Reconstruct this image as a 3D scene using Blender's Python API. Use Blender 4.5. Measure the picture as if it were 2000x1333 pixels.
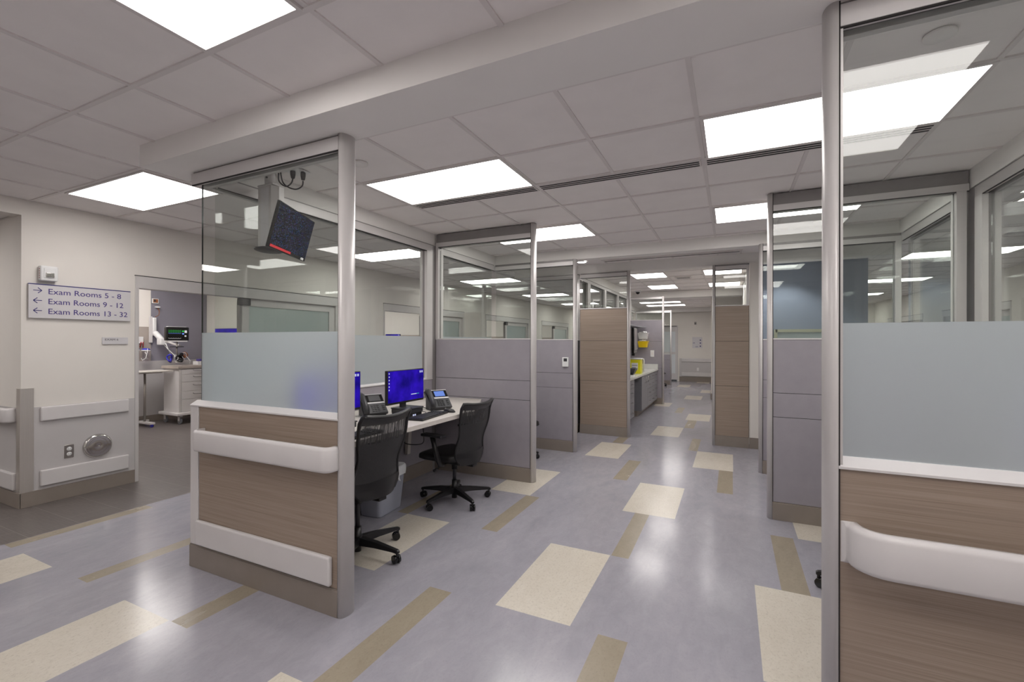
import bpy, bmesh, math, random
from mathutils import Vector, Matrix
random.seed(7)
for o in list(bpy.data.objects): bpy.data.objects.remove(o)
SC = bpy.context.scene
COL = SC.collection
PI = math.pi

# ------------------------------------------------------------------ camera
H = 1.5
YAW, PITCH, ROLL = 0.447308, 0.00135584, 0.00190609
cam = bpy.data.cameras.new('camera'); camo = bpy.data.objects.new('camera', cam); COL.objects.link(camo)
cam.sensor_width = 36.0; cam.sensor_fit = 'HORIZONTAL'; cam.lens = 893.305 / 2000 * 36
cam.shift_x = 0; cam.shift_y = (666.744 - 666.5) / 2000
cam.clip_start = 0.05; cam.clip_end = 80
_f = Vector((-math.sin(YAW) * math.cos(PITCH), math.cos(YAW) * math.cos(PITCH), math.sin(PITCH)))
_r = Vector((math.cos(YAW), math.sin(YAW), 0)); _u = _r.cross(_f)
_r2 = _r * math.cos(ROLL) + _u * math.sin(ROLL); _u2 = _r2.cross(_f)
camo.matrix_world = Matrix(((_r2.x, _u2.x, -_f.x, 0), (_r2.y, _u2.y, -_f.y, 0), (_r2.z, _u2.z, -_f.z, H), (0, 0, 0, 1)))
SC.camera = camo

# ------------------------------------------------------------------ light and exposure
W = bpy.data.worlds.new('world'); SC.world = W; W.use_nodes = True
W.node_tree.nodes['Background'].inputs[0].default_value = (0.9, 0.95, 1, 1)
W.node_tree.nodes['Background'].inputs[1].default_value = 0.05
SC.view_settings.view_transform = 'Standard'; SC.view_settings.look = 'None'
SC.view_settings.gamma = 1; SC.view_settings.use_curve_mapping = False
SC.view_settings.exposure = 0.0
PANEL_STRENGTH = 9.8          # light given off by the ceiling light diffusers

# ------------------------------------------------------------------ materials
def lin(r, g, b):
    f = lambda c: (c / 255 / 12.92) if c / 255 <= 0.04045 else ((c / 255 + 0.055) / 1.055) ** 2.4
    return (f(r), f(g), f(b), 1)
MATS = {}
def mat(name, rgb, rough=0.5, metal=0.0, spec=0.5, emis=None, estr=0, coat=0):
    m = bpy.data.materials.new(name); m.use_nodes = True
    b = m.node_tree.nodes['Principled BSDF']
    b.inputs['Base Color'].default_value = lin(*rgb)
    b.inputs['Roughness'].default_value = rough; b.inputs['Metallic'].default_value = metal
    b.inputs['Specular IOR Level'].default_value = spec
    if coat: b.inputs['Coat Weight'].default_value = coat
    if emis: b.inputs['Emission Color'].default_value = lin(*emis); b.inputs['Emission Strength'].default_value = estr
    MATS[name] = m; return m
def nd(m, t, **kw):
    n = m.node_tree.nodes.new(t)
    for k, v in kw.items(): setattr(n, k, v)
    return n
def lk(m, a, b): m.node_tree.links.new(a, b)
def noise(m, scale, vec=(1, 1, 1), detail=4, rough=0.55, dist=0):
    tc = nd(m, 'ShaderNodeTexCoord'); mp = nd(m, 'ShaderNodeMapping'); mp.inputs['Scale'].default_value = vec
    n = nd(m, 'ShaderNodeTexNoise'); n.inputs['Scale'].default_value = scale; n.inputs['Detail'].default_value = detail
    n.inputs['Roughness'].default_value = rough; n.inputs['Distortion'].default_value = dist
    lk(m, tc.outputs['Object'], mp.inputs['Vector']); lk(m, mp.outputs['Vector'], n.inputs['Vector'])
    return n.outputs['Fac']
def ramp(m, fac, stops):
    r = nd(m, 'ShaderNodeValToRGB'); el = r.color_ramp.elements
    while len(el) < len(stops): el.new(0.5)
    for e, (p, c) in zip(el, stops): e.position = p; e.color = lin(*c)
    lk(m, fac, r.inputs[0]); return r.outputs[0]
def mix(m, fac, a, b, mode='MIX'):
    n = nd(m, 'ShaderNodeMix', data_type='RGBA', blend_type=mode)
    if isinstance(fac, (int, float)): n.inputs[0].default_value = fac
    else: lk(m, fac, n.inputs[0])
    for s, i in ((a, 6), (b, 7)):
        if isinstance(s, tuple): n.inputs[i].default_value = s
        else: lk(m, s, n.inputs[i])
    return n.outputs[2]
def setcol(m, out): lk(m, out, m.node_tree.nodes['Principled BSDF'].inputs['Base Color'])
def bump(m, fac, strength, dist=0.002):
    b = nd(m, 'ShaderNodeBump'); b.inputs['Strength'].default_value = strength; b.inputs['Distance'].default_value = dist
    lk(m, fac, b.inputs['Height']); lk(m, b.outputs[0], m.node_tree.nodes['Principled BSDF'].inputs['Normal'])

def soft(name, rgb, amp=4, scale=3, rough=0.6, **k):
    m = mat(name, rgb, rough, **k)
    f = noise(m, scale, detail=5)
    c1 = tuple(max(0, c - amp) for c in rgb); c2 = tuple(min(255, c + amp) for c in rgb)
    setcol(m, ramp(m, f, [(0.3, c1), (0.7, c2)])); return m
soft('wall_paint', (226, 221, 215), 2, 2, 0.7)
soft('ceiling_paint', (238, 235, 232), 2, 2, 0.75)
m = soft('ceiling_tile', (243, 238, 236), 2, 5, 0.85, spec=0.2); bump(m, noise(m, 220, detail=2), 0.15, 0.001)
soft('grid_metal', (226, 220, 218), 2, 5, 0.5)
soft('wainscot', (194, 190, 190), 2, 4, 0.45)
soft('base_rubber', (138, 128, 120), 3, 6, 0.5)
soft('rail_vinyl', (212, 208, 208), 2, 6, 0.38)
soft('mauve_laminate', (153, 148, 155), 3, 8, 0.42)
soft('grey_wall_paint', (138, 135, 146), 2, 3, 0.6)
soft('blue_grey_paint', (142, 151, 170), 2, 3, 0.6)
soft('tan_band', (170, 160, 152), 2, 4, 0.5)
soft('desk_laminate', (206, 200, 194), 3, 30, 0.4)
soft('counter_stone', (214, 215, 212), 4, 60, 0.2)
soft('cabinet_laminate', (138, 138, 143), 3, 12, 0.4)
soft('white_plastic', (228, 228, 228), 2, 9, 0.35)
soft('bin_plastic', (172, 176, 190), 3, 6, 0.4)
soft('yellow_plastic', (240, 205, 20), 4, 8, 0.35)
soft('bright_yellow_plastic', (238, 232, 40), 4, 8, 0.35)
soft('olive_trim', (176, 176, 154), 2, 4, 0.5)
mat('edge_green', (20, 34, 30), 0.2); mat('black_plastic', (26, 25, 27), 0.35); mat('dark_plastic', (52, 52, 56), 0.4)
mat('gloss_black', (14, 14, 16), 0.12); mat('dark_gap', (40, 36, 36), 0.8); mat('slot_dark', (30, 29, 29), 0.8)
mat('chrome', (205, 203, 200), 0.12, 1.0); mat('steel_plate', (170, 165, 160), 0.35, 1.0)
mat('navy_ink', (28, 22, 110), 0.5); mat('violet_ink', (72, 60, 128), 0.5); mat('grey_ink', (90, 86, 92), 0.5)
mat('red_plastic', (160, 30, 30), 0.4); mat('blue_plastic', (50, 50, 190), 0.4); mat('clear_bag', (235, 237, 240), 0.25)
mat('rubber_wheel', (120, 122, 128), 0.5); mat('brown_frame', (150, 90, 50), 0.5)
m = soft('sign_silver', (208, 205, 208), 3, 4, 0.38, metal=0.0)
m = soft('aluminium', (205, 201, 200), 3, 4, 0.38, metal=0.12); 
m = soft('dark_aluminium', (140, 136, 136), 3, 4, 0.42, metal=0.2)
m = mat('guard_steel', (196, 190, 184), 0.32, 0.6); setcol(m, ramp(m, noise(m, 6, (30, 30, 0.6)), [(0.3, (200, 194, 188)), (0.7, (206, 200, 194))]))
m = soft('leather', (28, 27, 29), 3, 40, 0.38); bump(m, noise(m, 300), 0.15)

m = mat('wood_veneer', (140, 122, 108), 0.45)
s1 = noise(m, 2.2, (0.35, 0.35, 34), 5, 0.6); s2 = noise(m, 3.0, (0.8, 0.8, 150), 3, 0.6)
c = ramp(m, s1, [(0.28, (126, 109, 96)), (0.48, (147, 129, 115)), (0.72, (164, 147, 133))])
c = mix(m, 0.45, c, ramp(m, s2, [(0.3, (126, 110, 97)), (0.7, (178, 163, 150))])); setcol(m, c)

def lino(name, base, dark, light, fleck, rough=0.3, flk=.35):
    m = mat(name, base, rough, spec=0.5)
    a = noise(m, 1.6, (1, 0.35, 1), 8, 0.62, 1.2); b = noise(m, 14, (1, 0.5, 1), 6, 0.7, 0.6); f = noise(m, 75, (1, 0.7, 1), 8, 0.8, 0.2)
    c = ramp(m, a, [(0.30, dark), (0.5, base), (0.72, light)])
    c = mix(m, 0.35, c, ramp(m, b, [(0.35, dark), (0.65, light)]))
    c2 = ramp(m, f, [(0.52, (0, 0, 0)), (0.66, (255, 255, 255))])
    mm = nd(m, 'ShaderNodeMath', operation='MULTIPLY'); lk(m, c2, mm.inputs[0]); mm.inputs[1].default_value = flk
    c = mix(m, mm.outputs[0], c, lin(*fleck)); setcol(m, c)
    r = nd(m, 'ShaderNodeMapRange'); r.inputs[3].default_value = rough - 0.04; r.inputs[4].default_value = rough + 0.08
    lk(m, a, r.inputs[0]); lk(m, r.outputs[0], m.node_tree.nodes['Principled BSDF'].inputs['Roughness']); bump(m, noise(m, 30, detail=5), .05, .002)
    return m
lino('floor_lavender', (156, 154, 163), (144, 142, 151), (168, 165, 173), (138, 136, 146), 0.155, .4)
lino('floor_cream', (205, 198, 185), (197, 189, 176), (213, 207, 196), (156, 147, 134), 0.19, .55)
lino('floor_taupe', (150, 140, 124), (142, 132, 115), (160, 150, 133), (126, 116, 101), 0.24, .5)
m = mat('floor_plank', (104, 97, 94), 0.33)
c = ramp(m, noise(m, 5, (1, 18, 1), 5, 0.65), [(0.3, (86, 80, 79)), (0.7, (116, 109, 106))])
c = mix(m, 0.4, c, ramp(m, noise(m, 7, (22, 1.2, 1), 4), [(0.3, (84, 78, 77)), (0.7, (118, 111, 108))]))
tc = nd(m, 'ShaderNodeTexCoord'); br = nd(m, 'ShaderNodeTexBrick'); br.offset = 0.5
br.inputs['Scale'].default_value = 1; br.inputs['Brick Width'].default_value = 0.92; br.inputs['Row Height'].default_value = 0.31
br.inputs['Mortar Size'].default_value = 0.0018; br.inputs['Color1'].default_value = (0, 0, 0, 1); br.inputs['Color2'].default_value = (0, 0, 0, 1); br.inputs['Mortar'].default_value = (1, 1, 1, 1)
lk(m, tc.outputs['Object'], br.inputs['Vector'])
setcol(m, mix(m, br.outputs['Fac'], c, lin(140, 134, 130)))

# glass: transparent body, fresnel reflection
def glass(name, tint, f0=0.05, gain=1.0):
    m = bpy.data.materials.new(name); m.use_nodes = True; nt = m.node_tree; nt.nodes.clear()
    out = nd(m, 'ShaderNodeOutputMaterial'); tr = nd(m, 'ShaderNodeBsdfTransparent'); gl = nd(m, 'ShaderNodeBsdfGlossy')
    tr.inputs[0].default_value = (*tint, 1); gl.inputs['Roughness'].default_value = 0.0; gl.inputs[0].default_value = (1, 1, 1, 1)
    lw = nd(m, 'ShaderNodeLayerWeight'); lw.inputs[0].default_value = 0.5
    p = nd(m, 'ShaderNodeMath', operation='POWER'); lk(m, lw.outputs['Facing'], p.inputs[0]); p.inputs[1].default_value = 4.0
    ma = nd(m, 'ShaderNodeMath', operation='MULTIPLY_ADD'); lk(m, p.outputs[0], ma.inputs[0]); ma.inputs[1].default_value = gain * (1 - f0); ma.inputs[2].default_value = f0
    mx = nd(m, 'ShaderNodeMixShader'); lk(m, ma.outputs[0], mx.inputs[0]); lk(m, tr.outputs[0], mx.inputs[1]); lk(m, gl.outputs[0], mx.inputs[2])
    lk(m, mx.outputs[0], out.inputs[0]); MATS[name] = m; return m
glass('clear_glass', (0.935, 0.955, 0.942), 0.03)
glass('clear_plastic', (0.93, 0.93, 0.98), 0.08)
def frosted(name, rgb, tr=0.55, rfr=0.3):
    m = bpy.data.materials.new(name); m.use_nodes = True; nt = m.node_tree; nt.nodes.clear()
    out = nd(m, 'ShaderNodeOutputMaterial')
    t = nd(m, 'ShaderNodeBsdfTranslucent'); t.inputs[0].default_value = lin(*rgb)
    d = nd(m, 'ShaderNodeBsdfDiffuse'); d.inputs[0].default_value = lin(*rgb)
    r = nd(m, 'ShaderNodeBsdfRefraction'); r.inputs['Roughness'].default_value = 0.8; r.inputs['IOR'].default_value = 1.4; r.inputs[0].default_value = lin(*rgb)
    g = nd(m, 'ShaderNodeBsdfGlossy'); g.inputs['Roughness'].default_value = 0.35
    a = nd(m, 'ShaderNodeMixShader'); a.inputs[0].default_value = tr; lk(m, d.outputs[0], a.inputs[1]); lk(m, t.outputs[0], a.inputs[2])
    b = nd(m, 'ShaderNodeMixShader'); b.inputs[0].default_value = rfr; lk(m, a.outputs[0], b.inputs[1]); lk(m, r.outputs[0], b.inputs[2])
    c = nd(m, 'ShaderNodeMixShader'); c.inputs[0].default_value = 0.05; lk(m, b.outputs[0], c.inputs[1]); lk(m, g.outputs[0], c.inputs[2])
    lk(m, c.outputs[0], out.inputs[0]); MATS[name] = m; return m
frosted("frosted_glass", (224, 231, 236), 0.55, 0.58)
frosted('pale_glass', (226, 230, 234), 0.1, 0.05)
frosted('door_glass', (200, 212, 214), 0.5, 0.25)
# chair mesh fabric: woven, see-through
def weave(name, rgb, op, vec=(260, 260, 260)):
    m = bpy.data.materials.new(name); m.use_nodes = True; nt = m.node_tree; nt.nodes.clear()
    out = nd(m, 'ShaderNodeOutputMaterial'); d = nd(m, 'ShaderNodeBsdfPrincipled'); d.inputs['Base Color'].default_value = lin(*rgb); d.inputs['Roughness'].default_value = 0.6
    t = nd(m, 'ShaderNodeBsdfTransparent'); tc = nd(m, 'ShaderNodeTexCoord'); n = nd(m, 'ShaderNodeTexNoise'); n.inputs['Scale'].default_value = 1.0; mp = nd(m, 'ShaderNodeMapping'); mp.inputs['Scale'].default_value = vec
    lk(m, tc.outputs['Object'], mp.inputs[0]); lk(m, mp.outputs[0], n.inputs['Vector'])
    r = nd(m, 'ShaderNodeMapRange'); r.inputs[1].default_value = 0.3; r.inputs[2].default_value = 0.7; r.inputs[3].default_value = op - 0.15; r.inputs[4].default_value = op + 0.15
    lk(m, n.outputs['Fac'], r.inputs[0]); mx = nd(m, 'ShaderNodeMixShader'); lk(m, r.outputs[0], mx.inputs[0]); lk(m, t.outputs[0], mx.inputs[1]); lk(m, d.outputs[0], mx.inputs[2])
    lk(m, mx.outputs[0], out.inputs[0]); MATS[name] = m; return m
weave('mesh_fabric', (40, 39, 41), 0.97)
weave('open_mesh', (34, 33, 35), 0.87, (40, 75, 7))
def emit(name, rgb, s):
    m = bpy.data.materials.new(name); m.use_nodes = True; nt = m.node_tree; nt.nodes.clear()
    out = nd(m, 'ShaderNodeOutputMaterial'); e = nd(m, 'ShaderNodeEmission'); e.inputs[0].default_value = lin(*rgb); e.inputs[1].default_value = s
    lk(m, e.outputs[0], out.inputs[0]); MATS[name] = m; return m, e
emit('light_diffuser', (255, 250, 246), PANEL_STRENGTH)
emit('icon_white', (200, 205, 235), 0.9); emit('icon_teal', (60, 150, 180), 0.8); emit('phone_screen', (120, 150, 230), 0.9)
emit('wave_green', (60, 220, 90), 0.9); emit('wave_blue', (120, 160, 250), 0.9); emit('wave_white', (220, 220, 220), 0.9); emit('alert_red', (215, 70, 75), 0.9)
m, e = emit('desktop_blue', (38, 22, 165), 1.0)
c = ramp(m, noise(m, 5, (1, 1, 1), 3), [(0.35, (24, 16, 112)), (0.65, (50, 24, 190))]); lk(m, c, e.inputs[0])
m, e = emit('tracking_screen', (34, 34, 40), 1.0)
tc = nd(m, 'ShaderNodeTexCoord'); vor = nd(m, 'ShaderNodeTexVoronoi'); vor.inputs['Scale'].default_value = 105
mp = nd(m, 'ShaderNodeMapping'); mp.inputs['Scale'].default_value = (0.6, 1, 1.6); lk(m, tc.outputs['Object'], mp.inputs[0]); lk(m, mp.outputs[0], vor.inputs['Vector'])
r = nd(m, 'ShaderNodeMath', operation='LESS_THAN'); r.inputs[1].default_value = 0.30; lk(m, vor.outputs['Distance'], r.inputs[0])
hs = nd(m, 'ShaderNodeMix', data_type='RGBA'); hs.inputs[0].default_value = 0.35; lk(m, vor.outputs['Color'], hs.inputs[6]); hs.inputs[7].default_value = lin(110, 110, 190)
dim = mix(m, 1.0, hs.outputs[2], lin(130, 130, 190), 'MULTIPLY')
lk(m, mix(m, r.outputs[0], lin(36, 36, 40), dim), e.inputs[0])

# ------------------------------------------------------------------ mesh helpers
class MB:
    def __init__(s): s.bm = bmesh.new(); s.mats = []
    def mi(s, m):
        if m not in s.mats: s.mats.append(m)
        return s.mats.index(m)
    def box(s, x0, y0, z0, x1, y1, z1, m, bev=0, seg=2, mtx=None):
        x0, x1 = min(x0, x1), max(x0, x1); y0, y1 = min(y0, y1), max(y0, y1); z0, z1 = min(z0, z1), max(z0, z1)
        vs = [s.bm.verts.new((x, y, z)) for x in (x0, x1) for y in (y0, y1) for z in (z0, z1)]
        fs = [s.bm.faces.new([vs[i] for i in q]) for q in ((0, 1, 3, 2), (4, 6, 7, 5), (0, 4, 5, 1), (2, 3, 7, 6), (0, 2, 6, 4), (1, 5, 7, 3))]
        k = s.mi(m)
        for f in fs: f.material_index = k
        if bev:
            es = list({e for f in fs for e in f.edges})
            r = bmesh.ops.bevel(s.bm, geom=es, offset=bev, segments=seg, profile=0.6, affect='EDGES')
            for f in r['faces']: f.material_index = k; f.smooth = True
            vs = list({v for f in r['faces'] for v in f.verts})
        if mtx is not None:
            if bev: allv = list({v for f in s.bm.faces if f.material_index == k for v in f.verts if v in set(vs)})
            for v in (allv if bev else vs): v.co = mtx @ v.co
        return s
    def prism(s, pts, z0, z1, m, axis='z', smooth=False):
        """polygon pts extruded along axis; for 'x' pts are (y,z); for 'y' pts are (x,z)."""
        def P(a, b, t): return {'z': (a, b, t), 'x': (t, a, b), 'y': (a, t, b)}[axis]
        A = [s.bm.verts.new(P(a, b, z0)) for a, b in pts]; B = [s.bm.verts.new(P(a, b, z1)) for a, b in pts]
        k = s.mi(m); n = len(pts); fs = []
        fs.append(s.bm.faces.new(A[::-1])); fs.append(s.bm.faces.new(B))
        for i in range(n):
            f = s.bm.faces.new([A[i], A[(i + 1) % n], B[(i + 1) % n], B[i]]); f.smooth = smooth; fs.append(f)
        for f in fs: f.material_index = k
        return s
    def rings(s, rings, m, caps=True, smooth=True, closed=True):
        k = s.mi(m); R = [[s.bm.verts.new(p) for p in r] for r in rings]; n = len(R[0])
        for a, b in zip(R, R[1:]):
            for i in range(n if closed else n - 1):
                f = s.bm.faces.new([a[i], a[(i + 1) % n], b[(i + 1) % n], b[i]]); f.smooth = smooth; f.material_index = k
        if caps and closed:
            for r, rev in ((R[0], 1), (R[-1], 0)):
                f = s.bm.faces.new(r[::-1] if rev else r); f.material_index = k
        return s
    def cyl(s, p0, p1, r0, m, r1=None, n=20):
        r1 = r0 if r1 is None else r1
        return s.tube([p0, p1], [r0, r1], m, n)
    def tube(s, pts, r, m, n=10, sx=1, up=None):
        pts = [Vector(p) for p in pts]; rs = r if isinstance(r, (list, tuple)) else [r] * len(pts)
        rings = []; ref = None
        for i, p in enumerate(pts):
            t = (pts[min(i + 1, len(pts) - 1)] - pts[max(i - 1, 0)]).normalized()
            if ref is None:
                ref = Vector(up) if up else (Vector((0, 0, 1)) if abs(t.z) < 0.9 else Vector((1, 0, 0)))
            a = (ref - t * ref.dot(t)).normalized(); b = t.cross(a); ref = a
            rings.append([tuple(p + a * math.cos(2 * PI * j / n) * rs[i] + b * math.sin(2 * PI * j / n) * rs[i] * sx) for j in range(n)])
        return s.rings(rings, m)
    def lathe(s, prof, m, c=(0, 0, 0), axis='z', n=28, caps=True):
        rr = []
        for r, h in prof:
            ring = []
            for j in range(n):
                a = 2 * PI * j / n; x, y = r * math.cos(a), r * math.sin(a)
                ring.append({'z': (c[0] + x, c[1] + y, c[2] + h), 'x': (c[0] + h, c[1] + x, c[2] + y), 'y': (c[0] + y, c[1] + h, c[2] + x)}[axis])
            rr.append(ring)
        return s.rings(rr, m, caps)
    def quad(s, pts, m):
        f = s.bm.faces.new([s.bm.verts.new(p) for p in pts]); f.material_index = s.mi(m); return s
    def xf(s, mtx): 
        bmesh.ops.transform(s.bm, matrix=mtx, verts=s.bm.verts); return s
    def build(s, name, parent=None, label=None):
        bmesh.ops.recalc_face_normals(s.bm, faces=s.bm.faces)
        me = bpy.data.meshes.new(name); s.bm.to_mesh(me); s.bm.free()
        for m in s.mats: me.materials.append(MATS[m])
        o = bpy.data.objects.new(name, me); COL.objects.link(o)
        if parent: o.parent = parent
        if label: o['label'] = label
        return o
def pane(name, a, b, film, parent, axis='y'):
    m = MB(); m.box(*a, *b, 'clear_glass'); k = m.mi(film); i = 'xyz'.index(axis); lo = min(a[i], b[i])
    for f in m.bm.faces:
        if all(abs(v.co[i] - lo) < 1e-5 for v in f.verts): f.material_index = k
    return m.build(name, parent)
def bx(name, a, b, m, parent=None, bev=0, label=None): return MB().box(*a, *b, m, bev).build(name, parent, label)
def tag(o, label, cat, group=None, kind=None):
    o['label'] = label; o['category'] = cat
    if group: o['group'] = group
    if kind: o['kind'] = kind
    return o
def thing(name, label, cat, loc=(0, 0, 0), rz=0, group=None, kind=None):
    o = bpy.data.objects.new(name, None); COL.objects.link(o); o.empty_display_size = 0.1
    o.location = loc; o.rotation_euler = (0, 0, rz)
    return tag(o, label, cat, group, kind)
def dup(root, loc, rz, label, group=None):
    r = root.copy(); COL.objects.link(r); r.location = loc; r.rotation_euler = (0, 0, rz); r['label'] = label
    if group: r['group'] = group
    for ch in list(root.children):
        c = ch.copy(); COL.objects.link(c); c.parent = r
        for g in list(ch.children):
            d = g.copy(); COL.objects.link(d); d.parent = c
    return r
def text_mesh(name, body, size, m, parent, mtx, sx=1.0, extrude=0.0006, label=None, width=None):
    cu = bpy.data.curves.new(name, 'FONT'); cu.body = body; cu.size = size; cu.extrude = extrude; cu.offset = .0003 if size > .05 else 0; cu.resolution_u = 3
    t = bpy.data.objects.new(name + '_tmp', cu); COL.objects.link(t)
    dg = bpy.context.evaluated_depsgraph_get(); me = bpy.data.meshes.new_from_object(t.evaluated_get(dg))
    bpy.data.objects.remove(t); bpy.data.curves.remove(cu)
    if width: sx = width / max(v.co.x for v in me.vertices)
    me.transform(mtx @ Matrix.Diagonal((sx, 1, 1, 1))); me.materials.clear(); me.materials.append(MATS[m])
    o = bpy.data.objects.new(name, me); COL.objects.link(o); o.parent = parent
    if label: o['label'] = label
    return o
def struct(o, label, cat='structure'): return tag(o, label, cat, kind='structure')

# ------------------------------------------------------------------ floor
ZC = 2.763
CR = [(-1.21, 2.31, -.766, 3.20), (-.873, 4.09, -.43, 4.99), (-1.75, 5.88, -1.31, 6.77), (-.42, 5.88, .02, 6.77), (-1.18, 7.62, -.75, 8.51),
      (-.80, 9.38, -.375, 10.23), (-1.13, 12.80, -.71, 13.70), (-.83, 14.6, -.56, 15.46), (-1.65, 16.2, -1.265, 17.1), (-1.16, 18.0, -.72, 18.49),
      (-1.65, 11.12, -1.30, 11.85), (.46, 4.09, .90, 4.98), (-2.54, 2.31, -2.105, 3.20), (-2.20, 4.10, -1.77, 4.99), (.13, 2.31, .57, 3.20),
      (-1.84, .52, -1.40, 1.42), (-4.50, .52, -4.06, 1.42), (-3.165, .53, -2.72, 1.42), (.9, .52, 1.34, 1.42), (-3.9, 3.2, -3.46, 4.1)]
TP = [(-1.17, 5.0, -1.02, 5.88), (-.76, 3.20, -.64, 4.09), (-.54, 6.77, -.42, 7.62), (-.13, 5.0, .015, 5.88), (-.745, 8.51, -.59, 9.38),
      (-1.60, 6.80, -1.45, 7.25), (-1.09, 10.25, -.95, 11.1), (.275, 3.20, .425, 4.08), (-1.805, 3.20, -1.665, 4.09), (-.615, 1.42, -.465, 2.31),
      (-1.66, 1.42, -1.505, 2.31), (-4.82, 1.42, -4.70, 2.32), (-3.72, 1.42, -3.60, 2.31), (-2.70, 1.42, -2.56, 2.31), (-2.65, 3.2, -2.54, 4.09), (-4.0, 2.31, -3.86, 3.2)]
XS = {-10.2, 4.35, -4.825}; YS = {-4.1, 20.0}
for r in CR + TP: XS |= {r[0], r[2]}; YS |= {r[1], r[3]}
XS = sorted(XS); YS = sorted(YS)
f = MB(); names = ['floor_lavender', 'floor_cream', 'floor_taupe', 'floor_plank']
for n in names: f.mi(n)
grid = [[f.bm.verts.new((x, y, 0)) for y in YS] for x in XS]
for i in range(len(XS) - 1):
    for j in range(len(YS) - 1):
        cx, cy = (XS[i] + XS[i + 1]) / 2, (YS[j] + YS[j + 1]) / 2; k = 0
        if cx < -4.825: k = 3
        if any(a < cx < c and b < cy < d for a, b, c, d in CR): k = 1
        if any(a < cx < c and b < cy < d for a, b, c, d in TP): k = 2
        q = f.bm.faces.new([grid[i][j], grid[i + 1][j], grid[i + 1][j + 1], grid[i][j + 1]]); q.material_index = k
struct(f.build('floor'), 'lavender grey linoleum floor with cream and taupe inset rectangles', 'floor')

# ------------------------------------------------------------------ ceiling with lay-in grid
c = MB(); c.box(-10.2, -4.1, 2.771, 4.35, 20, 2.86, 'ceiling_tile')
BW = .012
def gridzone(x0, y0, x1, y1, xs, ys, m='grid_metal'):
    for x in xs:
        if x0 < x < x1: c.box(x - BW, y0, 2.7635, x + BW, y1, 2.772, m)
    for y in ys:
        if y0 < y < y1: c.box(x0, y - BW, 2.7625, x1, y + BW, 2.772, m)
rng = lambda a, st, n0, n1: [a + st * k for k in range(n0, n1)]
gridzone(-9.8, -4, 4.3, 1.63, rng(-2.067, .6175, -12, 11), rng(1.23, .6175, -9, 2))
gridzone(-5.72, 1.63, -3.466, 18.5, [-5.14, -4.525, -3.91], rng(1.845, .6245, 0, 28))
gridzone(-3.17, 1.93, 1.575, 6.02, rng(-1.43, .6265, -2, 5), [2.155, 2.783, 3.405, 4.035, 4.66, 5.285, 5.91])
gridzone(-1.83, 7.0, .14, 7.3, [-1.81, -1.43, -.8, -.18, .12], [7.01])
gridzone(-2.3, 7.5, 1.9, 11.95, rng(-1.727, .6265, 0, 6), rng(8.02, .625, -1, 7))
gridzone(-3.17, 12.4, .35, 18.0, rng(-1.43, .6265, -2, 3), rng(12.9, .62, 0, 9))
gridzone(1.87, 1.63, 4.2, 18.5, [2.27, 2.885, 3.51, 4.12], rng(1.87, .625, 0, 28))
struct(c.build('ceiling'), 'white acoustic tile ceiling with lay-in grid', 'ceiling')

def soffit(n, x0, y0, x1, y1, z=2.63, lab='white painted ceiling bulkhead'):
    struct(bx('trim_%d' % n, (x0, y0, z), (x1, y1, 2.772), 'ceiling_paint', bev=0.002), lab, 'trim')
soffit(1, -3.466, 1.63, 4.2, 1.93, 2.63, 'white bulkhead crossing the ceiling above the two front partitions')
soffit(2, -3.466, 1.9305, -3.17, 6.3, 2.63, 'white bulkhead above the glass partition beside the left corridor')
soffit(3, 1.575, 1.9305, 1.87, 6.3, 2.63, 'white bulkhead above the glass partition beside the right corridor')
soffit(4, -3.1695, 6.03, 1.5745, 6.18, 2.63, 'white bulkhead crossing the ceiling behind the first bays')
soffit(5, -3.466, 7.33, 1.87, 7.52, 2.622, 'white bulkhead above the wood panels')
soffit(6, -3.466, 12.05, .35, 12.4, 2.61, 'white bulkhead at the far end of the supply counter bay')
soffit(7, -2.62, 7.5205, -2.32, 12.045, 2.615, 'white bulkhead above the glazing behind the supply counter')
soffit(8, -3.466, 18.05, .0, 18.45, 2.63, 'white bulkhead in front of the far wall')
soffit(9, -3.466, 12.405, -3.17, 18.04, 2.63, 'white bulkhead beside the far bay')

# ------------------------------------------------------------------ walls
DOORS = [(2.65, 5.44), (6.50, 9.29), (10.35, 13.14), (14.20, 17.0)]
def wall(name, label, boxes, m='wall_paint', extra=()):
    b = MB()
    for a in boxes: b.box(*a, m)
    for (a, mm) in extra: b.box(*a, mm)
    return struct(b.build(name), label, 'wall')
lw = []; y = 1.786
for a, b in DOORS: lw += [(-5.90, y, 0, -5.72, a, 2.77), (-5.90, a, 2.2, -5.72, b, 2.77)]; y = b
lw.append((-5.90, y, 0, -5.72, 19.9, 2.77))
lw += [(-5.90, -4.0, 2.626, -5.72, 1.786, 2.77)]
ws = []; y = 1.786
for a, b in DOORS: ws.append(((-5.7205, y + .0, 0.1, -5.716, a - .0, .895), 'wainscot')); y = b
ws.append(((-5.7205, y, 0.1, -5.716, 18.4, .895), 'wainscot'))
wall('wall_left', 'off-white wall of the left corridor with a grey lower guard', lw, extra=ws)
wall('wall_alcove', 'off-white wall of the side alcove at far left', [(-9.9, 1.786, 0, -5.9005, 1.94, 2.70)], extra=[((-9.9, 1.782, .1, -5.72, 1.787, .895), 'wainscot')])
struct(bx('trim_10', (-9.9, -4, 2.64), (-5.905, 1.78, 2.70), 'ceiling_paint'), 'lowered ceiling of the side alcove', 'trim')
wall('wall_back', 'off-white wall behind the camera', [(-10, -4.1, 0, 4.3, -4.0, 2.77)])
wall('wall_far_left', 'off-white end wall of the alcove', [(-10.1, -4, 0, -9.9, 1.78, 2.77)])
rw = [(4.2, -4, 0, 4.35, 2.65, 2.77)]; y = 2.65; RD = [(2.65, 5.44), (6.50, 9.29), (10.45, 13.2), (14.35, 17.1)]
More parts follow.
